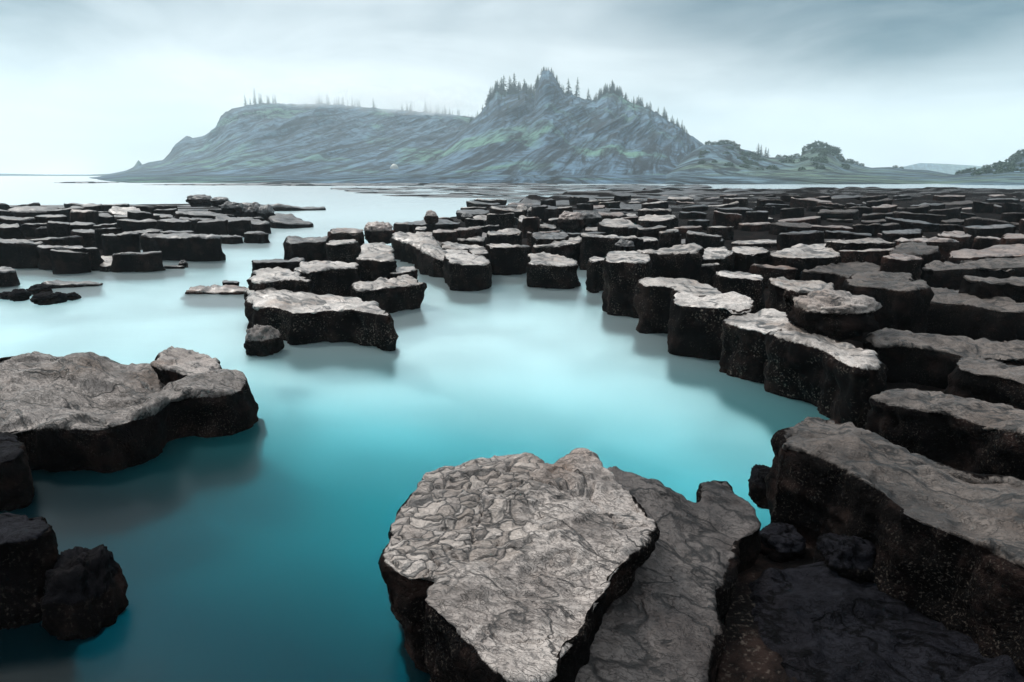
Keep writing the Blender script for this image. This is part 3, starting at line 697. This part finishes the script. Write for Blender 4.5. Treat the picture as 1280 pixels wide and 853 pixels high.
for k, (p_, c_) in enumerate(((1.2, (0.001, 0.02, 0.03)), (3.0, (0.001, 0.065, 0.09)), (4.8, (0.016, 0.29, 0.335)), (6.3, (0.20, 0.60, 0.655)), (8.2, (0.78, 0.90, 0.92)), (11.0, (0.97, 0.98, 0.98)))):
    e_ = el[k] if k < 2 else el.new(p_ / 14.0)
    e_.position = p_ / 14.0; e_.color = (*c_, 1)
sbn = bs.noise(posb, 0.8, 4)
prs = bs.n('ShaderNodeBsdfDiffuse'); nts.links.new(bs.mix(bs.rng(sbn, 0.35, 0.65, 0.25, 0.0), bs.mix(bs.rng(sb.outputs[1], 6.2, 9.5), rb.outputs[0], (0.97, 0.98, 0.98)), (0.002, 0.03, 0.04)), prs.inputs['Color']); bs.out(prs.outputs[0])
tag(mesh_obj('seabed', [(-120, -12, -0.92), (120, -12, -0.92), (120, 120, -0.92), (-120, 120, -0.92)], [(0, 1, 2, 3)], ms), 'pale silty sea floor', None, None, 'structure')

# ================================================================== MOUNTAINS
def hill_material(name, rock, grass, grass_amt):
    m, nt = new_mat(name); b = NB(nt)
    geo = b.n('ShaderNodeNewGeometry'); pos = geo.outputs['Position']
    mr = b.n('ShaderNodeMapping'); nt.links.new(pos, mr.inputs['Vector']); mr.inputs['Rotation'].default_value = (0, R(33), 0)
    mp = b.n('ShaderNodeMapping'); nt.links.new(mr.outputs[0], mp.inputs['Vector']); mp.inputs['Scale'].default_value = (0.022, 0.009, 0.20)
    st = b.noise(mp.outputs[0], 1.0, 6, 0.7, 1.2)
    n1 = b.noise(pos, 0.014, 4); n2 = b.noise(pos, 0.11, 5, 0.65)
    c = b.mix(b.rng(st, 0.40, 0.60), tuple(0.08 * k for k in rock), tuple(2.6 * k for k in rock))
    g = b.math('MULTIPLY', b.rng(n1, 0.5 - grass_amt, 0.62 - grass_amt * 0.5), b.rng(b.math('ADD', st, b.math('MULTIPLY', n2, 0.5)), 0.60, 0.85))
    c = b.mix(g, c, grass)
    c = b.mix(b.rng(n2, 0.38, 0.55, 0.8, 0.0), c, tuple(0.2 * k for k in rock))
    bp = b.n('ShaderNodeBump', i_Strength=1.0, i_Distance=6.0, i_Height=b.math('ADD', st, b.math('MULTIPLY', n2, 0.6)))
    pr = b.n('ShaderNodeBsdfPrincipled'); nt.links.new(c, pr.inputs['Base Color']); nt.links.new(bp.outputs[0], pr.inputs['Normal'])
    pr.inputs['Roughness'].default_value = 0.9; pr.inputs['Specular IOR Level'].default_value = 0.2
    b.out(pr.outputs[0]); return m
MH = hill_material('grass_streaked_rock', (0.040, 0.068, 0.095), (0.12, 0.23, 0.17), -0.02)
MH2 = hill_material('scrub_hill', (0.05, 0.08, 0.10), (0.13, 0.19, 0.13), 0.03)

SLOPE = {}
def ridge(name, prof, Db, Dr, mat, label, cols=560, rows=150, stri=2.2, jag=0.0, back=300, seed=0.0):
    xs = np.array([p[0] for p in prof], float); ys = np.array([p[1] for p in prof], float)
    u = np.linspace(xs[0], xs[-1], cols); yr = np.interp(u, xs, ys)
    V = []; t = np.concatenate([np.linspace(0, 1, rows), 1 + np.linspace(0.1, 1, 8)])
    ridgeP = np.array([at_dist(a, c, Dr(a)) for a, c in zip(u, yr)])
    sm = np.convolve(np.pad(ridgeP[:, 2], 12, mode='edge'), np.ones(25) / 25, 'valid')
    jg = ridgeP[:, 2] - sm
    if jag: jg = jg + jag * np.maximum(0, fbm(np.c_[u * 0.12, u * 0, u * 0 + seed], 4)) * sstep(0, 60, ridgeP[:, 2])
    xr = ridgeP[:, 0] / ridgeP[:, 1]
    s_top = (sm - H) / ridgeP[:, 1]
    for tt in t:
        Db_ = np.array([Db(a) for a in u]); Da = Db_ + 0.38 * (ridgeP[:, 1] - Db_)
        s_ap = (np.minimum(1.6, 0.2 * sm + 0.3) - H) / Da
        if tt <= 0.16:                       # a flat apron, then the steep face
            a_ = tt / 0.16
            Dy = Db_ + (Da - Db_) * a_ ** 1.6; pz = -0.4 + (H + s_ap * Da + 0.4) * a_
            xy = np.c_[xr * Dy, Dy]
        elif tt <= 1:
            a_ = (tt - 0.16) / 0.84
            Dy = Da + (ridgeP[:, 1] - Da) * a_
            pz = H + Dy * (s_ap + (s_top - s_ap) * a_) + jg * sstep(0.72, 1.0, tt)
            xy = np.c_[xr * Dy, Dy]
        else:
            k = tt - 1
            xy = ridgeP[:, :2] * (1 + back * k / np.linalg.norm(ridgeP[:, :2], axis=1))[:, None]
            pz = (sm + jg) * (1 - k) - 2 * k
        V.append(np.c_[xy, pz])
    V = np.array(V); nr, nc = V.shape[:2]
    flat = V.reshape(-1, 3).copy()
    tw = np.repeat(np.where(t <= 1, sstep(0.04, 0.22, t) * (1 - sstep(0.80, 1.0, t)), 0.0), nc)
    hh = np.clip(flat[:, 2] / 45, 0.02, 1)
    ca, sa = math.cos(R(35)), math.sin(R(35))
    wx = flat[:, 0] + 14 * fbm(flat * np.array([0.012, 0.004, 0.02]) + seed, 3); wz = flat[:, 2] + 8 * fbm(flat * np.array([0.012, 0.004, 0.02]) + seed + 40, 3)
    al = wx * ca + wz * sa; ac = -wx * sa + wz * ca
    s1 = ridged(np.c_[al * 0.010, ac * 0.040, flat[:, 1] * 0.002 + seed], 2) - 0.5
    s3 = ridged(np.c_[al * 0.026, ac * 0.12, flat[:, 1] * 0.004 + seed + 5], 3) - 0.5
    s2 = fbm(flat * np.array([0.02, 0.006, 0.03]) + seed, 4)
    d = tw * hh * stri * (s1 * 1.5 + s3 * 0.75 + s2 * 1.6)
    flat[:, 1] -= d * 1.6; flat[:, 2] += d * 0.6
    idx = np.arange(nr * nc).reshape(nr, nc)
    F = np.stack([idx[:-1, :-1].ravel(), idx[:-1, 1:].ravel(), idx[1:, 1:].ravel(), idx[1:, :-1].ravel()], 1)
    o = mesh_obj(name, flat, F.tolist(), mat)
    tag(o, label, None, None, 'structure')
    top = ridgeP.copy(); top[:, 2] = sm + jg
    SLOPE[label] = flat.reshape(nr, nc, 3)[:rows]
    return u, top

profA = [(95, 224), (130, 219), (160, 213), (168, 208), (173, 200), (178, 206), (186, 203), (205, 200), (216, 189), (224, 177), (233, 170), (240, 173), (256, 170), (270, 159), (276, 145), (290, 136), (310, 132), (330, 129), (360, 131), (400, 130), (440, 133), (500, 138), (560, 143), (620, 150), (680, 175), (720, 220)]
uA, rA = ridge('mountain', profA, lambda x: 150 - 8 * sstep(100, 600, x), lambda x: 760.0, MH, 'long misty headland sloping up from the sea', stri=4.5, jag=1.6, seed=1.3)
profB = [(470, 226), (520, 206), (560, 178), (580, 160), (592, 150), (606, 136), (612, 126), (622, 118), (640, 117), (655, 116), (668, 120), (672, 108), (675, 97), (680, 92), (686, 89), (692, 94), (696, 102), (701, 110), (706, 117), (716, 119), (730, 124), (745, 127), (752, 119), (765, 116), (778, 122), (792, 130), (806, 134), (820, 142), (832, 149), (846, 158), (856, 166), (868, 172), (880, 181), (900, 190), (930, 206), (960, 222)]
uB, rB = ridge('mountain', profB, lambda x: 138.0, lambda x: 600.0, MH, 'jagged main peak with a central spire', stri=4.5, jag=3.4, seed=4.1)
profC = [(820, 224), (850, 200), (868, 188), (880, 181), (895, 181), (912, 180), (925, 186), (938, 189), (948, 193), (960, 197), (975, 197), (988, 198), (1000, 196), (1003, 191), (1012, 186), (1022, 183), (1034, 186), (1046, 190), (1052, 200), (1062, 203), (1075, 207), (1090, 210), (1112, 209), (1135, 212), (1160, 213), (1190, 218), (1230, 224)]
uC, rC = ridge('hills', profC, lambda x: 136.0, lambda x: 420.0, MH2, 'low knobbly green hills right of the main peak', stri=2.2, jag=1.3, seed=8.2)
profD = [(1150, 228), (1190, 219), (1215, 214), (1230, 211), (1240, 210), (1260, 205), (1272, 198), (1290, 190), (1340, 188), (1420, 200)]
uD, rD = ridge('hills', profD, lambda x: 128.0, lambda x: 300.0, MH2, 'scrubby blue green hill rising at the right edge', stri=1.6, jag=1.6, seed=2.7, cols=200, rows=60)
profE = [(1100, 214), (1132, 208), (1150, 204), (1180, 205), (1215, 207), (1235, 209), (1300, 214)]
ridge('hills', profE, lambda x: 1150.0, lambda x: 1250.0, MH2, 'pale distant headland between the hills', stri=0.5, jag=1.0, seed=6.0, cols=120, rows=20)
profF = [(-160, 219.5), (-60, 216.5), (0, 217.2), (60, 218.4), (110, 218.5), (150, 217), (200, 217)]
ridge('hills', profF, lambda x: 600.0, lambda x: 900.0, MH2, 'low dark coast on the left horizon', stri=0.3, jag=0.8, seed=5.0, cols=140, rows=20)

# ------------------------------------------------------------------ trees
mf, ntf = new_mat('conifer_needles'); bf = NB(ntf)
g_ = bf.n('ShaderNodeNewGeometry'); fn = bf.noise(g_.outputs['Position'], 1.2, 3)
pf = bf.n('ShaderNodeBsdfPrincipled'); ntf.links.new(bf.mix(fn, (0.025, 0.05, 0.03), (0.06, 0.10, 0.05)), pf.inputs['Base Color']); pf.inputs['Roughness'].default_value = 0.9; bf.out(pf.outputs[0])
mt, ntt = new_mat('conifer_bark'); bt = NB(ntt)
g_ = bt.n('ShaderNodeNewGeometry'); fn = bt.noise(g_.outputs['Position'], 3.0, 3)
pt = bt.n('ShaderNodeBsdfPrincipled'); ntt.links.new(bt.mix(fn, (0.05, 0.035, 0.025), (0.10, 0.075, 0.055)), pt.inputs['Base Color']); pt.inputs['Roughness'].default_value = 0.9; bt.out(pt.outputs[0])

def tree_meshes(kind, k):
    r_ = random.Random(k * 13 + (0 if kind == 'conifer' else 500))
    V = []; F = []
    if kind == 'conifer':
        tiers = 15; wid = r_.uniform(0.17, 0.26)
        for i in range(tiers):
            f = i / (tiers - 1); z = 0.03 + 0.95 * f
            L_ = wid * (1 - f) ** 0.85 + 0.012
            for j in range(9):
                if r_.random() < 0.14: continue
                a = r_.uniform(0, 6.28); l = L_ * r_.uniform(0.55, 1.2); w = l * 0.38 + 0.008
                d = np.array([math.cos(a), math.sin(a), 0]); s_ = np.array([-d[1], d[0], 0])
                o = np.array([0, 0, z]); tip = o + d * l + np.array([0, 0, -0.35 * l]); mid = o + d * l * 0.55 + np.array([0, 0, 0.02])
                n0 = len(V); V += [o + [0, 0, 0.03], mid + s_ * w * 0.5 - [0, 0, 0.04], tip, mid - s_ * w * 0.5 - [0, 0, 0.04]]
                F += [(n0, n0 + 1, n0 + 2), (n0, n0 + 2, n0 + 3)]
    else:
        for j in range(260):
            a = r_.uniform(0, 6.28); ph = math.acos(r_.uniform(-0.95, 1)); rad = 0.45 * r_.uniform(0.6, 1.05)
            c = np.array([math.cos(a) * math.sin(ph) * rad, math.sin(a) * math.sin(ph) * rad, 0.5 + math.cos(ph) * rad * 0.95])
            n0 = len(V); q = np.array([[r_.gauss(0, 0.06) for _ in range(3)] for _ in range(4)])
            V += [c + q[0], c + q[1], c + q[2], c + q[3]]; F += [(n0, n0 + 1, n0 + 2), (n0, n0 + 2, n0 + 3)]
    cm = bpy.data.meshes.new(kind + '_crown'); cm.from_pydata([tuple(v) for v in V], [], F); cm.materials.append(mf)
    TV = []; TF = []; hT = 0.97 if kind == 'conifer' else 0.55
    for i in range(5):
        f = i / 4; rr_ = 0.022 * (1 - f) + 0.003
        TV += [(rr_ * math.cos(x) + 0.01 * math.sin(3 * f + k), rr_ * math.sin(x), -0.12 + (hT + 0.12) * f) for x in np.linspace(0, 6.283, 7)[:-1]]
    for i in range(4):
        for j in range(6): TF.append((i * 6 + j, i * 6 + (j + 1) % 6, i * 6 + 6 + (j + 1) % 6, i * 6 + 6 + j))
    tm = bpy.data.meshes.new(kind + '_trunk'); tm.from_pydata(TV, [], TF); tm.materials.append(mt)
    return cm, tm
CON = [tree_meshes('conifer', k) for k in range(6)]; BUS = [tree_meshes('bush', k) for k in range(4)]

def tree(kind, P, hgt, label, group, wide=1.0):
    e = bpy.data.objects.new('conifer_tree' if kind == 'conifer' else 'round_tree', None); COL.objects.link(e)
    e.location = P; e.scale = (hgt * wide, hgt * wide, hgt); e.rotation_euler = (random.uniform(-.04, .04), random.uniform(-.06, .06), random.uniform(0, 6.28))
    tag(e, label, 'tree', group)
    cm, tm = random.choice(CON if kind == 'conifer' else BUS)
    for nm, me in (('crown', cm), ('trunk', tm)):
        o = bpy.data.objects.new(nm, me); COL.objects.link(o); o.parent = e
    return e

def ridge_at(u, rP, px):
    i = int(np.clip(np.searchsorted(u, px), 0, len(u) - 1)); return rP[i]
def plant(kind, u, rP, px, hpx, label, group, wide=1.0, down=0.0):
    p = ridge_at(u, rP, px).copy()
    hgt = hpx * np.linalg.norm(p) / 853.3
    p[2] -= (0.12 if kind == 'conifer' else 0.42) * hgt + down
    tree(kind, tuple(p), hgt, label, group, wide)
# ragged conifer clumps on the main peak
def clump(kind, u, rP, spots, label, group, wide):
    for px, h_ in spots: plant(kind, u, rP, px, h_, label, group, random.uniform(0.8, 1.25) * wide)
def scatter(a, b_, n, h0, h1): return [(random.uniform(a, b_), random.uniform(h0, h1)) for _ in range(n)]
clump('conifer', uB, rB, [(613, 17), (626, 21), (629, 24), (638, 22), (642, 26)] + scatter(608, 672, 58, 5, 16), 'dark conifer in the ragged left clump of the main peak', 'conifers in the left clump of the main peak', 1.9)
clump('conifer', uB, rB, scatter(676, 704, 18, 4, 8), 'small conifer clinging to the central spire', 'conifers on the central spire', 1.4)
for px, h_, lb in ((711, 20, 'lone pointed conifer just right of the central spire'), (720, 24, 'tallest lone conifer between the spire and the right clump'), (735, 15, 'short pointed conifer in the gap before the right clump')):
    plant('conifer', uB, rB, px, h_, lb, None, 1.5)
clump('conifer', uB, rB, [(756, 14), (764, 16)] + scatter(742, 782, 40, 5, 13), 'dark conifer in the right clump of the main peak', 'conifers in the right clump of the main peak', 1.9)
clump('conifer', uB, rB, [(797, 13), (829, 14)] + scatter(784, 858, 40, 4, 12), 'conifer on the right shoulder of the main peak', 'conifers stepping down the right shoulder', 1.6)
clump('conifer', uB, rB, scatter(585, 612, 10, 4, 8), 'small conifer on the steep left edge of the main peak', 'small conifers on the left edge of the main peak', 1.3)
# misty trees on the long headland
for px in sorted(random.choice((random.uniform(304, 345), random.uniform(395, 440), random.uniform(440, 590), random.uniform(500, 585))) for _ in range(62)):
    plant('conifer', uA, rA, px, random.uniform(4, 15), 'blurred conifer in the mist along the headland top', 'misty conifers along the headland top', random.uniform(0.8, 1.4))
plant('conifer', uA, rA, 318, 20, 'tall conifer at the left end of the misty row', None, 1.0)
for px, h_ in ((885, 8), (893, 7), (901, 9), (908, 9), (915, 8), (921, 7)):
    plant('bush', uC, rC, px, h_, 'round dark tree on the hilltop right of the main peak', 'round trees right of the main peak', 1.2)
for px, h_ in ((947, 14), (951, 13), (956, 12), (959, 11)):
    plant('conifer', uC, rC, px, h_, 'upright dark tree in the small clump on the low hills', 'upright tree clump on the low hills', 1.6)
for px, h_ in ((973, 6), (981, 6), (989, 7), (996, 7), (1062, 7), (1069, 6), (1076, 5), (1118, 5), (1126, 4)):
    plant('bush', uC, rC, px, h_, 'small round tree along the low green hills', 'round trees along the low hills', 1.3)
for px, h_ in ((1008, 9), (1015, 10), (1022, 11), (1030, 10), (1038, 9), (1045, 9)):
    plant('bush', uC, rC, px, h_, 'round bushy tree crowning the domed knoll', 'bushy trees on the domed knoll', 1.3)
for px, h_ in ((1232, 7), (1246, 9), (1250, 9), (1262, 9), (1270, 11), (1278, 12), (1290, 12)):
    plant('bush', uD, rD, px, h_, 'bushy tree on the hill at the right edge', 'bushy trees on the right edge hill', 1.2)
# trees spread over the slopes
def on_slope(label, px0, px1, xs0, xs1, t0, t1):
    g = SLOPE[label]; c = int((random.uniform(px0, px1) - xs0) / (xs1 - xs0) * (g.shape[1] - 1)); r = int(random.uniform(t0, t1) * (g.shape[0] - 1))
    return g[r, c]
def sprinkle(kind, n, key, px0, px1, prof, t0, t1, h0, h1, label, group, wide):
    for _ in range(n):
        p = on_slope(key, px0, px1, prof[0][0], prof[-1][0], t0, t1).copy()
        hgt = random.uniform(h0, h1) * np.linalg.norm(p) / 853.3
        p[2] -= (0.1 if kind == 'conifer' else 0.4) * hgt
        tree(kind, tuple(p), hgt, label, group, wide * random.uniform(0.8, 1.3))
KB, KC, KD = 'jagged main peak with a central spire', 'low knobbly green hills right of the main peak', 'scrubby blue green hill rising at the right edge'
sprinkle('conifer', 28, KB, 600, 870, profB, 0.80, 0.985, 4, 9, 'small conifer rooted on the upper slope of the main peak', 'conifers on the upper slope of the main peak', 1.5)
sprinkle('bush', 44, KC, 868, 1070, profC, 0.35, 0.99, 4, 9, 'round scrub tree on the slope of the low green hills', 'scrub trees on the slope of the low hills', 1.5)
sprinkle('bush', 14, KC, 1010, 1052, profC, 0.75, 1.0, 6, 10, 'bushy tree on the flank of the domed knoll', 'bushy trees on the flank of the domed knoll', 1.5)
sprinkle('bush', 26, KD, 1200, 1290, profD, 0.3, 0.99, 4, 8, 'scrub tree on the slope of the right edge hill', 'scrub trees on the right edge hill', 1.5)
# pale boulder on the slope
g_ = SLOPE['long misty headland sloping up from the sea']; pb = g_[int(0.25 * (g_.shape[0] - 1)), int((490 - 95) / (720 - 95) * (g_.shape[1] - 1))].copy(); print('boulder', pb)
Vb = []
ico = bmesh.new(); bmesh.ops.create_icosphere(ico, subdivisions=3, radius=1.0)
vb = np.array([v.co[:] for v in ico.verts]); fb = [[v.index for v in f.verts] for f in ico.faces]; ico.free()
vb *= (1 + 0.15 * fbm(vb * 1.3, 3))[:, None] * np.array([2.0, 1.9, 1.9]) * (np.linalg.norm(pb) / 330)
mb, ntb = new_mat('pale_boulder'); bb = NB(ntb)
g_ = bb.n('ShaderNodeNewGeometry'); fn = bb.noise(g_.outputs['Position'], 1.2, 4)
pbm = bb.n('ShaderNodeBsdfPrincipled'); ntb.links.new(bb.mix(fn, (0.3, 0.3, 0.28), (0.55, 0.54, 0.5)), pbm.inputs['Base Color']); bb.out(pbm.outputs[0])
tag(mesh_obj('boulder', vb, fb, mb, tuple(pb), np.ones(len(vb))), 'pale round boulder on the lower slope of the misty headland', 'boulder')

# ================================================================== HAZE AND MIST
def box(name, lo, hi, mat):
    x0, y0, z0 = lo; x1, y1, z1 = hi
    V = [(x0, y0, z0), (x1, y0, z0), (x1, y1, z0), (x0, y1, z0), (x0, y0, z1), (x1, y0, z1), (x1, y1, z1), (x0, y1, z1)]
    F = [(0, 3, 2, 1), (4, 5, 6, 7), (0, 1, 5, 4), (1, 2, 6, 5), (2, 3, 7, 6), (3, 0, 4, 7)]
    return mesh_obj(name, V, F, mat, smooth=False)
mh, nth = new_mat('sea_haze'); bh = NB(nth)
pv = bh.n('ShaderNodeVolumePrincipled'); pv.inputs['Color'].default_value = (0.78, 0.925, 1.0, 1); pv.inputs['Density'].default_value = 0.0005; pv.inputs['Anisotropy'].default_value = 0.4
bh.out(vol=pv.outputs[0])
tag(box('haze', (-1550, -40, -2), (1550, 1650, 125), mh), 'thin blue sea haze', None, None, 'stuff')

def mist(px, py, D, rx, ry, rz, dens, seed):
    mm, ntm = new_mat('hill_mist'); bm_ = NB(ntm)
    tcm = bm_.n('ShaderNodeTexCoord').outputs['Object']
    ln = bm_.n('ShaderNodeVectorMath', operation='LENGTH', i_0=tcm).outputs['Value']
    ofs = bm_.n('ShaderNodeVectorMath', operation='MULTIPLY_ADD', i_0=tcm, i_1=(3.0, 2.0, 1.6), i_2=(seed, seed * 2, 0))
    nz = bm_.noise(ofs.outputs[0], 1.0, 4, 0.55)
    den = bm_.math('MULTIPLY', bm_.rng(ln, 0.25, 1.0, 1.0, 0.0), bm_.rng(nz, 0.35, 0.65))
    vm = bm_.n('ShaderNodeVolumePrincipled'); vm.inputs['Color'].default_value = (0.99, 1, 1, 1); vm.inputs['Anisotropy'].default_value = 0.5
    ntm.links.new(bm_.math('MULTIPLY', den, dens), vm.inputs['Density']); bm_.out(vol=vm.outputs[0])
    ic = bmesh.new(); bmesh.ops.create_icosphere(ic, subdivisions=4, radius=1.0)
    V = [v.co[:] for v in ic.verts]; F = [[v.index for v in f.verts] for f in ic.faces]; ic.free()
    o = mesh_obj('mist', V, F, mm, tuple(at_dist(px, py, D))); o.scale = (rx, ry, rz)
    return tag(o, 'thin mist drifting over the headland top', None, None, 'stuff')
mist(530, 128, 742, 92, 70, 23, 0.05, 1.0)
mist(405, 119, 745, 110, 70, 20, 0.03, 4.0)

# ================================================================== SKY AND SUN
SUN_EL, SUN_AZ = R(50), R(-48)          # azimuth from +Y, negative = left
w = bpy.data.worlds.new('World'); sc.world = w; w.use_nodes = True
nt = w.node_tree; nt.nodes.clear(); b = NB(nt)
sky = b.n('ShaderNodeTexSky'); sky.sky_type = 'NISHITA'; sky.sun_disc = False; sky.sun_elevation = SUN_EL; sky.sun_rotation = SUN_AZ
sky.air_density = 1.0; sky.dust_density = 2.0
tc = b.n('ShaderNodeTexCoord'); dirv = tc.outputs['Generated']
sp = b.n('ShaderNodeSeparateXYZ'); nt.links.new(dirv, sp.inputs[0]); dx, dy, dz = sp.outputs
mp = b.n('ShaderNodeMapping'); nt.links.new(dirv, mp.inputs['Vector']); mp.inputs['Scale'].default_value = (1.3, 1.3, 3.2); mp.inputs['Rotation'].default_value = (0, R(12), 0); mp.inputs['Location'].default_value = (0.4, 0.2, 0.3)
c1 = b.noise(mp.outputs[0], 1.3, 5, 0.5, 0.3)
# a heavy bank high on the right, thin bright veil elsewhere
bank = b.math('MULTIPLY', b.rng(b.math('ADD', dx, b.math('MULTIPLY', dz, 1.2)), 0.22, 0.62), b.rng(dz, 0.05, 0.17))
lf = b.math('MULTIPLY', b.rng(dx, -0.2, -0.6), b.rng(dz, 0.08, 0.22, 0, 0.35))
bank = b.math('MAXIMUM', bank, lf)
mp2 = b.n('ShaderNodeMapping'); nt.links.new(dirv, mp2.inputs['Vector']); mp2.inputs['Scale'].default_value = (2.2, 2.2, 9.0); mp2.inputs['Rotation'].default_value = (0, R(-9), 0)
c2 = b.noise(mp2.outputs[0], 1.6, 6, 0.55, 0.6)
amt = b.math('ADD', b.math('MULTIPLY', bank, b.rng(c1, 0.3, 0.6, 0.6, 1.0)), b.rng(c1, 0.45, 0.7, 0.0, 0.32), clamp=True)
amt = b.math('ADD', amt, b.rng(dz, 0.07, 0.24, 0.0, 0.40), clamp=True)
amt = b.math('ADD', amt, b.math('MULTIPLY', b.math('SUBTRACT', c2, 0.5), b.rng(dz, 0.02, 0.12, 0.25, 0.75)), clamp=True)
cl = b.mix(amt, (6.5, 7.05, 7.15), (0.3, 0.8, 1.05))
cl = b.mix(b.rng(dz, 0.46, 0.85), cl, (12.5, 13.2, 13.4))
skyc = b.mix(0.88, sky.outputs[0], cl)
bg = b.n('ShaderNodeBackground'); nt.links.new(skyc, bg.inputs['Color']); bg.inputs['Strength'].default_value = 0.10
wo = b.n('ShaderNodeOutputWorld'); nt.links.new(bg.outputs[0], wo.inputs['Surface'])

sd_ = bpy.data.lights.new('sun', 'SUN'); sd_.energy = 1.5; sd_.angle = R(10); sd_.color = (1, 0.96, 0.9)
so = bpy.data.objects.new('sun', sd_); COL.objects.link(so)
d = Vector((math.sin(SUN_AZ) * math.cos(SUN_EL), math.cos(SUN_AZ) * math.cos(SUN_EL), math.sin(SUN_EL)))
so.rotation_euler = d.to_track_quat('Z', 'Y').to_euler()

sc.render.engine = 'CYCLES'
sc.view_settings.view_transform = 'Standard'; sc.view_settings.look = 'None'; sc.view_settings.gamma = 1; sc.view_settings.exposure = 0.76
sc.cycles.use_denoising = True
sc.cycles.max_bounces = 8; sc.cycles.volume_bounces = 6; sc.cycles.diffuse_bounces = 3; sc.cycles.glossy_bounces = 3
sc.cycles.volume_step_rate = 1.0
